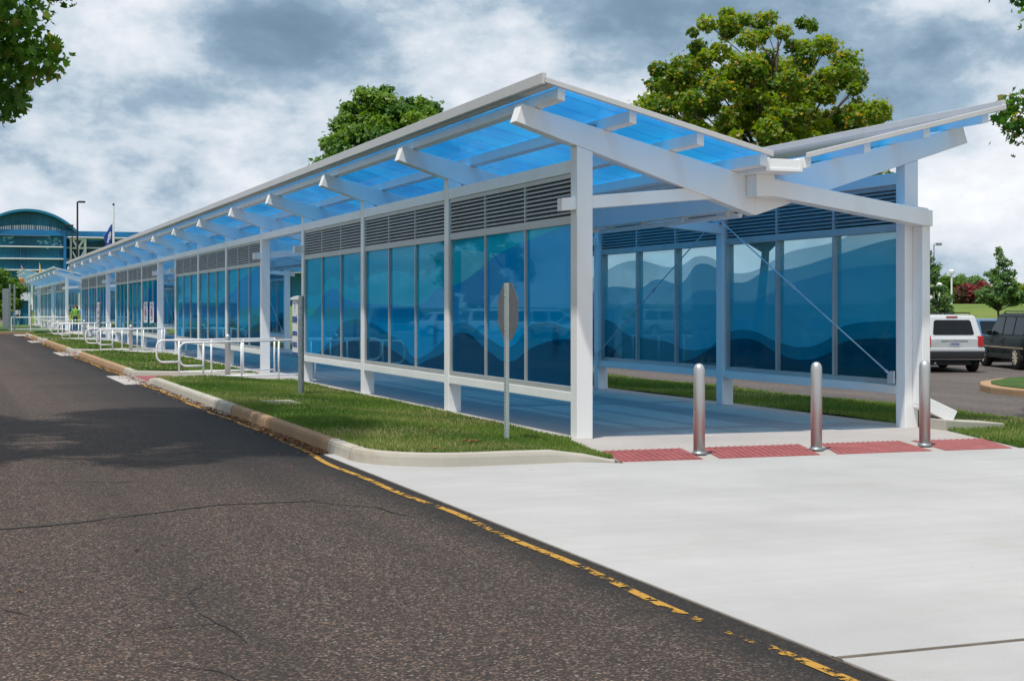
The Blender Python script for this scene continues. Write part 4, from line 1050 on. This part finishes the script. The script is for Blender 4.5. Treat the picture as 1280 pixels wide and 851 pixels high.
# cars across the road, outside the frame but mirrored in the screens
for k, (s, x, y) in enumerate([(c5, -12.5, 56), (c3, -12.5, 62), (c1, -12.5, 68), (c5, -12.5, 74.5), (c3, -12.5, 83), (c2, -12.5, 92)]):
    c = copy_tree(s, loc=(x, y, -.02), rz=R(180)); c['label'] = 'parked car left of the road, mirrored in the glass, number %s from the front' % ('one', 'two', 'three', 'four', 'five', 'six')[k]
g = MB(); g.grid([-70, -9.5], [-10, 190], lambda x, y: -.02); struct(g.build('parking_bay', 'lot'))

# ------------------------------------------------------------------ far building, lamps, flag
M['glint'] = pbr('painted_glint', (.22, .55, .68), .3)
def museum():
    root = empty('glass_building', (0, 240, 0)); tag(root, 'large blue glass building with an arched roof, far left', 'building')
    cx, hwid, z0, z1 = 10.9, 7.3, 13.6, 16.8
    # barrel roof
    Rr = (hwid**2+(z1-z0)**2)/(2*(z1-z0)); zc = z1-Rr; a0 = math.asin(hwid/Rr)
    n = 28; outer = [(cx+Rr*math.sin(-a0+2*a0*k/n), zc+Rr*math.cos(-a0+2*a0*k/n)) for k in range(n+1)]
    inner = [(cx+(Rr-.38)*math.sin(-a0+2*a0*k/n), zc+(Rr-.38)*math.cos(-a0+2*a0*k/n)) for k in range(n+1)]
    g = MB()
    for k in range(n): g.prism([outer[k], outer[k+1], inner[k+1], inner[k]], 'y', -1.2, 40)
    g.build('arched_roof', 'bldg_teal', root)
    g = MB(); g.prism(inner+[(cx+hwid-.6, z0+.0), (cx-hwid+.6, z0+.0)], 'y', .2, .4); g.build('arch_glazing', 'glass_bldg', root)
    g = MB()
    for k in range(-6, 7):
        x = cx+k*1.12; zz = zc+math.sqrt(max(0, (Rr-.5)**2-(x-cx)**2))
        if zz > z0+.2: g.box((x-.05, -.0, z0), (x+.05, .18, zz-.05))
    g.build('arch_mullion', 'bldg_teal', root)
    g = MB()
    for k in range(30): 
        x = cx-4.6+k*.33; h = .75*math.sqrt(max(0, 1-((x-cx)/4.8)**2)); g.box((x, .05, z0+.02), (x+.2, .18, z0+.02+h))
    g.build('clerestory_light', 'signwhite', root)
    g = MB(); g.box((-14, -.6, 12.75), (16.2, .1, 13.62)); g.box((16.2, -.4, 12.75), (60, 1.2, 13.55)); g.build('fascia_band', 'bldg_blue', root)
    g = MB(); g.box((-14, .2, 0), (16.2, 8, 12.74)); g.box((16.6, 4.5, 0), (60, 20, 12.74)); g.build('curtain_wall', 'glass_bldg', root)
    g = MB(); g.box((16.2, -.6, 0), (16.6, 4.6, 13.62)); g.build('corner_column', 'bldg_blue', root)
    g = MB()
    for z in (11.05, 9.2, 7.45): g.box((-14, -.25, z-.09), (16.19, .19, z+.09)); g.box((16.61, 1.5, z-.09), (60, 4.4, z+.09))
    g.box((16.61, .9, 12.45), (60, 4.4, 12.62))
    g.build('floor_edge', 'signwhite', root)
    g = MB()
    for k in range(-12, 28): 
        x = k*1.12-.2
        if x > -14 and x < 16.1: g.box((x-.035, .05, 0), (x+.035, .19, 12.7))
    for k in range(0, 18): x = 18+k*2.2; g.box((x-.04, 4.38, 0), (x+.04, 4.49, 12.7))
    g.build('mullion', 'bldg_blue', root)
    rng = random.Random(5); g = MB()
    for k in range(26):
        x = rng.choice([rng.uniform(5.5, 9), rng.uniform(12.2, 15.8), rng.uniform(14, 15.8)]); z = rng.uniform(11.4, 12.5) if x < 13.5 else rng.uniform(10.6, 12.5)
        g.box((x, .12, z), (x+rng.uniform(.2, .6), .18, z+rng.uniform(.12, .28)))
    g.build('window_glint', 'glint', root)  # glints on the glass, painted as small pale boxes
    for x0 in (17.4, 25.6):
        g = MB(); w = 2.1; y = .6
        def bar(p, q, r=.13): g.tube([(p[0], y, p[1]), (q[0], y, q[1])], r*1.4, 6)
        zt_, zm, zl = 12.4, 10.9, 6.5
        bar((x0, zl), (x0, zt_), .16); bar((x0+w, zl), (x0+w, zt_), .16); bar((x0-.3, zt_), (x0+w+.1, zt_), .16)
        bar((x0+.15, zt_), (x0+w/2, zm)); bar((x0+w-.15, zt_), (x0+w/2, zm)); bar((x0+w/2, zm), (x0+w/2, zl)); bar((x0, zm), (x0+w, zm), .09)
        bar((x0+.1, zm-.3), (x0+w/2, zl+2.2), .08); bar((x0+w-.1, zm-.3), (x0+w/2, zl+2.2), .08)
        g.build('white_truss', 'signwhite', root)
museum()
def lamp(name, label, loc, H, arm, r=.08, m='dark', head=(.9, .35), tilt=.25):
    root = empty(name, loc); tag(root, label, 'street lamp', 'street lamps')
    g = MB(); g.tube([(0, 0, 0), (0, 0, H)], [r, r*.7], 8); g.build('lamp_pole', m, root)
    g = MB(); g.tube([(0, 0, H-.2), (arm*.5, 0, H+tilt*.3)], r*.5, 6); g.box((arm*.35, -head[1]/2, H-.12), (arm*.35+head[0], head[1]/2, H+.08)); g.build('lamp_head', m, root, bevel=.02)
lamp('street_lamp', 'dark street lamp with a box head above the blue building roof', (13.35, 175, .8), 12.9, .3, .14, head=(.75, .4))
lamp('street_lamp', 'dark lamp head just right of the arched roof', (17.15, 235, 0), 14.2, -2.6, .1, head=(1.1, .5))
lamp('street_lamp', 'pale tall street lamp behind the young tree beside the white post', (68.2, 91.7, -.1), 6.5, .5, .06, m='galv', head=(.45, .25))
def white_post(px, py0, d, H, lb):
    rr = (px-640)/F_; x, y = d*(math.sin(TH)+rr*math.cos(TH)), d*(math.cos(TH)-rr*math.sin(TH))
    root = empty('lamp_post', (x, y, gz(x, y))); tag(root, lb, 'lamp post')
    MB().tube([(0, 0, 0), (0, 0, H)], .09, 8).build('lamp_pole', 'signwhite', root)
    MB().lathe([(.1, 0), (.28, .1), (.3, .35), (.1, .5)], 10, c=(0, 0, H)).build('lamp_shade', 'signwhite', root)
white_post(1189.5, 358, 150, 3.0, 'white lamp post among the far trees, left of the red tree')
white_post(1268, 358, 150, 2.4, 'white lamp post near the right edge, among the far trees')
white_post(1174, 376, 140, 1.6, 'short white lamp post close beside the canopy post, far off')
# flag
root = empty('flagpole', (15.35, 155, .3)); tag(root, 'white flagpole in front of the blue glass building', 'flagpole')
MB().tube([(0, 0, 0), (0, 0, 11.7)], [.15, .10], 10).build('pole', 'signwhite', root); MB().lathe([(.03, 0), (.12, .08), (.12, .18), (.02, .27)], 10, c=(0, 0, 11.7)).build('finial', 'dark', root)
fv = MB(); nx, nz = 12, 10
vs = []
for i in range(nx+1):
    for j in range(nz+1):
        u, v = i/nx, j/nz
        x = -.05-.95*u*(1-.35*v); z = 10.0-v*1.6-1.35*u*(1-.0*v)+.18*math.sin(u*7)*u; y = .16*math.sin(u*9+v*2)*u
        vs.append((x, y, z))
def fm(i, j):
    return 1 if (3 <= i <= 8 and 3 <= j <= 7 and (i+j) % 3) else 0
for i in range(nx):
    for j in range(nz): pass
o = len(fv.v); fv.v += vs
for i in range(nx):
    for j in range(nz):
        fv.f.append((i*(nz+1)+j, (i+1)*(nz+1)+j, (i+1)*(nz+1)+j+1, i*(nz+1)+j+1)); fv.m.append(1 if ((i-5.5)/2.8)**2+((j-4.5)/2.4)**2 < 1 and (i*3+j) % 4 else 0)
fo = fv.build('flag', ['signblue', 'signwhite'], None, smooth=True); fo.location = (15.35, 155, .3)
so = fo.modifiers.new('thick', 'SOLIDIFY'); so.thickness = .01
tag(fo, 'drooping dark blue flag with a white round emblem on the white pole', 'flag')
# orange spires
M['orange'] = pbr('orange_paint', (.75, .33, .12), .5); M['yellow_s'] = pbr('yellow_paint', (.80, .50, .10), .5)
for k, (px, m_, lb) in enumerate([(29.5, 'orange', 'pinkish orange pointed sculpture in front of the building, left one'), (49.5, 'yellow_s', 'yellow pointed sculpture in front of the building, right one')]):
    rr = (px-640)/F_; d = 200; x, y = d*(math.sin(TH)+rr*math.cos(TH)), d*(math.cos(TH)-rr*math.sin(TH))
    root = empty('sculpture', (x, y, .5)); tag(root, lb, 'sculpture', 'pointed sculptures')
    MB().lathe([(.25, 0), (.3, 4.3), (.6, 4.9), (.7, 5.2), (.3, 5.4)], 10).build('sculpture_body', m_, root, smooth=True)
    MB().tube([(.1, 0, 5.3), (.0 if k else -.3, 0, 6.9+.3*k)], [.2, .03], 8).build('spire', m_, root)
# brick wall and small white kiosk at far left
def m_brick():
    m, nt, out = mat('red_brick'); p = N(nt, 'BsdfPrincipled', i_Roughness=.85)
    b = nt.nodes.new('ShaderNodeTexBrick'); b.inputs['Scale'].default_value = 2.2; b.inputs['Color1'].default_value = (.22, .035, .03, 1); b.inputs['Color2'].default_value = (.15, .03, .028, 1); b.inputs['Mortar'].default_value = (.3, .22, .2, 1)
    mp = nt.nodes.new('ShaderNodeMapping'); mp.inputs['Rotation'].default_value = (R(90), 0, 0); nt.links.new(pos(nt), mp.inputs[0]); nt.links.new(mp.outputs[0], b.inputs['Vector'])
    nt.links.new(b.outputs[0], p.inputs[0]); nt.links.new(p.outputs[0], out.inputs[0]); return m
M['brick'] = m_brick()
root = empty('brick_wall', (-6, 150, .1)); tag(root, 'low dark red brick wall behind the grey sign board', 'wall')
MB().box((-6, 0, 0), (12, .3, 2.0)).build('wall_body', 'brick', root); MB().box((-6.05, -.05, 2.001), (12.05, .35, 2.12)).build('coping', 'curb', root)
MB().box((-6.05, -.08, .0), (12.05, -.001, .55)).build('plinth', 'curb', root)
root = empty('kiosk', (5.6, 140, .1)); tag(root, 'small white framed kiosk with blue glass behind the railing', 'kiosk')
MB().box((-1, 0, 2.2), (1, 2, 2.9)).build('kiosk_roof', 'signwhite', root); MB().box((-.85, .3, 0), (.85, 1.8, 2.19)).build('kiosk_glass', 'glass_bldg', root)
for x in (-.95, 0, .9): MB().box((x-.06, -.0, 0), (x+.06, .15, 2.19)).build('kiosk_post', 'signwhite', root)

# ------------------------------------------------------------------ people (far away)
M['skin'] = pbr('skin', (.42, .26, .19), .6); M['vest'] = pbr('hi_vis', (.16, .38, .05), .7); M['shirt_blue'] = pbr('shirt_blue', (.06, .22, .45), .8); M['trouser'] = pbr('trousers', (.015, .02, .04), .85)
M['shirt_white'] = pbr('shirt_white', (.6, .55, .6), .8); M['hair'] = pbr('hair', (.02, .015, .012), .8)
def person(label, loc, shirt, rz=0, walk=.12):
    J = dict(pel=(0, 0, .95, .145), waist=(0, 0, 1.08, .135), chest=(0, .01, 1.30, .165), neck=(0, 0, 1.47, .055), head0=(0, 0, 1.56, .075), head=(0, .01, 1.66, .098), top=(0, .0, 1.74, .06))
    V = []; Rr = []; E = []; I = {}
    def v(n, x, y, z, r): I[n] = len(V); V.append((x, y, z)); Rr.append(r)
    for n, (x, y, z, r) in J.items(): v(n, x, y, z, r)
    for a, b in zip(list(J)[:-1], list(J)[1:]): E.append((I[a], I[b]))
    for s, nm in ((-1, 'l'), (1, 'r')):
        st = walk*s
        v(nm+'hip', s*.10, 0, .88, .095); v(nm+'knee', s*.11, st*.6+.03, .50, .062); v(nm+'ank', s*.11, st, .09, .042); v(nm+'toe', s*.12, st+.15, .03, .035)
        E += [(I['pel'], I[nm+'hip']), (I[nm+'hip'], I[nm+'knee']), (I[nm+'knee'], I[nm+'ank']), (I[nm+'ank'], I[nm+'toe'])]
        v(nm+'sh', s*.19, 0, 1.39, .062); v(nm+'el', s*.25, -.02, 1.11, .045); v(nm+'wr', s*.24, .10, .88, .03); v(nm+'ha', s*.24, .14, .80, .035)
        E += [(I['chest'], I[nm+'sh']), (I[nm+'sh'], I[nm+'el']), (I[nm+'el'], I[nm+'wr']), (I[nm+'wr'], I[nm+'ha'])]
    me = D.meshes.new('person'); me.from_pydata(V, E, []); o = D.objects.new('person', me); COL.objects.link(o)
    md = o.modifiers.new('s', 'SKIN'); md.use_smooth_shade = True
    sv = me.skin_vertices[0].data
    for i, r in enumerate(Rr): sv[i].radius = (r, r*.85)
    sv[I['pel']].use_root = True
    ss = o.modifiers.new('ss', 'SUBSURF'); ss.levels = ss.render_levels = 1
    bpy.context.view_layer.update()
    me2 = D.meshes.new_from_object(o.evaluated_get(bpy.context.evaluated_depsgraph_get()))
    o.modifiers.clear(); o.data = me2; me2.name = 'person'
    for m_ in ('skin', shirt, 'trouser', 'hair'): me2.materials.append(M[m_])
    for p in me2.polygons:
        c = p.center
        p.material_index = 3 if (c.z > 1.68 or (c.z > 1.6 and c.y < -.03)) else 0 if c.z > 1.46 or (abs(c.x) > .2 and c.z < 1.1) else 1 if c.z > .93 else 2
    o.location = loc; o.rotation_euler = (0, 0, rz); tag(o, label, 'person'); return o
person('person in a bright green vest walking between the two canopies', (7.8, 104, .15), 'vest', 0)
person('person in a blue shirt standing just right of the one in the green vest', (8.22, 102.5, .15), 'shirt_blue', R(20), .05)
person('person in a pale shirt walking near the far white railing', (5.0, 128, .15), 'shirt_white', R(160))

# ------------------------------------------------------------------ sky, sun, camera
w = D.worlds.new('World'); sc.world = w; w.use_nodes = True; nt = w.node_tree
for n in list(nt.nodes): nt.nodes.remove(n)
out = nt.nodes.new('ShaderNodeOutputWorld')
sdir = Vector((1.25, 1.1, -4.2)).normalized()          # direction the light travels
elev = math.asin(-sdir.z); az = math.atan2(-sdir.x, -sdir.y)
sky = nt.nodes.new('ShaderNodeTexSky'); sky.sky_type = 'NISHITA'; sky.sun_disc = False; sky.sun_elevation = elev; sky.sun_rotation = az
bg1 = nt.nodes.new('ShaderNodeBackground'); bg1.inputs[1].default_value = .10; nt.links.new(sky.outputs[0], bg1.inputs[0])
tc = nt.nodes.new('ShaderNodeTexCoord'); dirv = tc.outputs['Generated']
mp = nt.nodes.new('ShaderNodeMapping'); mp.inputs['Scale'].default_value = (1, 1, 1.75); mp.inputs['Location'].default_value = (2.3, .4, 1.1); nt.links.new(dirv, mp.inputs[0])
def wn(scale, detail, rough, dist=0., off=0):
    n = nt.nodes.new('ShaderNodeTexNoise'); n.inputs['Scale'].default_value = scale; n.inputs['Detail'].default_value = detail; n.inputs['Roughness'].default_value = rough; n.inputs['Distortion'].default_value = dist
    if off:
        a = nt.nodes.new('ShaderNodeVectorMath'); a.operation = 'ADD'; a.inputs[1].default_value = (off, off*.7, off*.3); nt.links.new(mp.outputs[0], a.inputs[0]); nt.links.new(a.outputs[0], n.inputs['Vector'])
    else: nt.links.new(mp.outputs[0], n.inputs['Vector'])
    return n.outputs['Fac']
shade = wn(4.6, 10, .58, .1)
fine = wn(11, 9, .6, .15, 5.)
bil = math_(nt, 'ABSOLUTE', math_(nt, 'SUBTRACT', wn(9., 7, .55, .0, 9.), .5))
sp = nt.nodes.new('ShaderNodeSeparateXYZ'); nt.links.new(dirv, sp.inputs[0])
# a broad dark cloud bank higher up, brighter towards the horizon
def lump(px, py, sx, sy, amt):
    a = TH+math.atan((px-640)/F_); e = math.atan((384-py)/F_)
    v = Vector((math.sin(a)*math.cos(e), math.cos(a)*math.cos(e), math.sin(e))); t = Vector((math.cos(a), -math.sin(a), 0)); up = v.cross(t)*-1
    up = t.cross(v)
    def dot(vec, s):
        n = nt.nodes.new('ShaderNodeVectorMath'); n.operation = 'DOT_PRODUCT'; n.inputs[1].default_value = vec; nt.links.new(dirv, n.inputs[0])
        return math_(nt, 'DIVIDE', n.outputs['Value'], s)
    def off(vec, s): return math_(nt, 'MULTIPLY', dot(vec, s), dot(vec, s))
    q = math_(nt, 'ADD', off(t, sx/F_), off(up, sy/F_))
    gs = math_(nt, 'EXPONENT', math_(nt, 'MULTIPLY', q, -1.)); return math_(nt, 'MULTIPLY', gs, amt)
tot = math_(nt, 'ADD', math_(nt, 'SUBTRACT', math_(nt, 'MULTIPLY', shade, 1.0), .16), math_(nt, 'MULTIPLY', fine, .36))
tot = math_(nt, 'ADD', tot, .012)
tot = math_(nt, 'SUBTRACT', tot, math_(nt, 'MULTIPLY', bil, .34))
for L_ in [(640, 20, 420, 62, -.15), (230, 55, 330, 60, -.10), (1240, 70, 120, 45, -.11), (1010, 40, 160, 40, .05), (420, 190, 400, 60, .05), (150, 330, 250, 90, .10), (1200, 240, 140, 90, .05), (90, 130, 120, 40, .05), (1230, 15, 60, 25, .10)]:
    tot = math_(nt, 'ADD', tot, lump(*L_))
cr = nt.nodes.new('ShaderNodeValToRGB'); el = cr.color_ramp.elements
stops = [(.20, (.13, .21, .30)), (.37, (.20, .30, .41)), (.46, (.33, .44, .55)), (.52, (.55, .63, .71)), (.59, (.72, .76, .82)), (.73, (.94, .95, .97))]
while len(el) < len(stops): el.new(.5)
for e_, (p, c) in zip(el, stops): e_.position = p; e_.color = (*c, 1)
nt.links.new(tot, cr.inputs[0])
bg2 = nt.nodes.new('ShaderNodeBackground'); nt.links.new(cr.outputs[0], bg2.inputs[0]); bg2.inputs[1].default_value = .92
cov = wn(3.1, 7, .55, .2, 11.)
covr = nt.nodes.new('ShaderNodeValToRGB'); covr.color_ramp.elements[0].position = .24; covr.color_ramp.elements[1].position = .36; nt.links.new(cov, covr.inputs[0])
mx = nt.nodes.new('ShaderNodeMixShader'); nt.links.new(covr.outputs[0], mx.inputs[0]); nt.links.new(bg1.outputs[0], mx.inputs[1]); nt.links.new(bg2.outputs[0], mx.inputs[2]); nt.links.new(mx.outputs[0], out.inputs[0])

sl = D.lights.new('sun', 'SUN'); sl.energy = 3.2; sl.angle = R(1.2); sl.color = (1, .95, .88)
so = D.objects.new('sun', sl); COL.objects.link(so); so.rotation_euler = sdir.to_track_quat('-Z', 'Y').to_euler(); so.location = (0, 0, 30)
cam = D.cameras.new('camera'); co = D.objects.new('camera', cam); COL.objects.link(co); sc.camera = co
co.location = (0, 0, 1.7); co.rotation_euler = (R(90), 0, -TH); cam.sensor_width = 36; cam.lens = 1850/1280*36; cam.shift_y = -41.5/1280; cam.clip_end = 4000; cam.clip_start = .1
sc.view_settings.view_transform = 'Standard'; sc.view_settings.look = 'None'; sc.view_settings.exposure = .27; sc.view_settings.gamma = 1
sc.render.engine = 'CYCLES'
try:
    sc.cycles.use_denoising = True; sc.cycles.max_bounces = 8; sc.cycles.transparent_max_bounces = 12; sc.cycles.caustics_reflective = False; sc.cycles.caustics_refractive = False
except Exception: pass
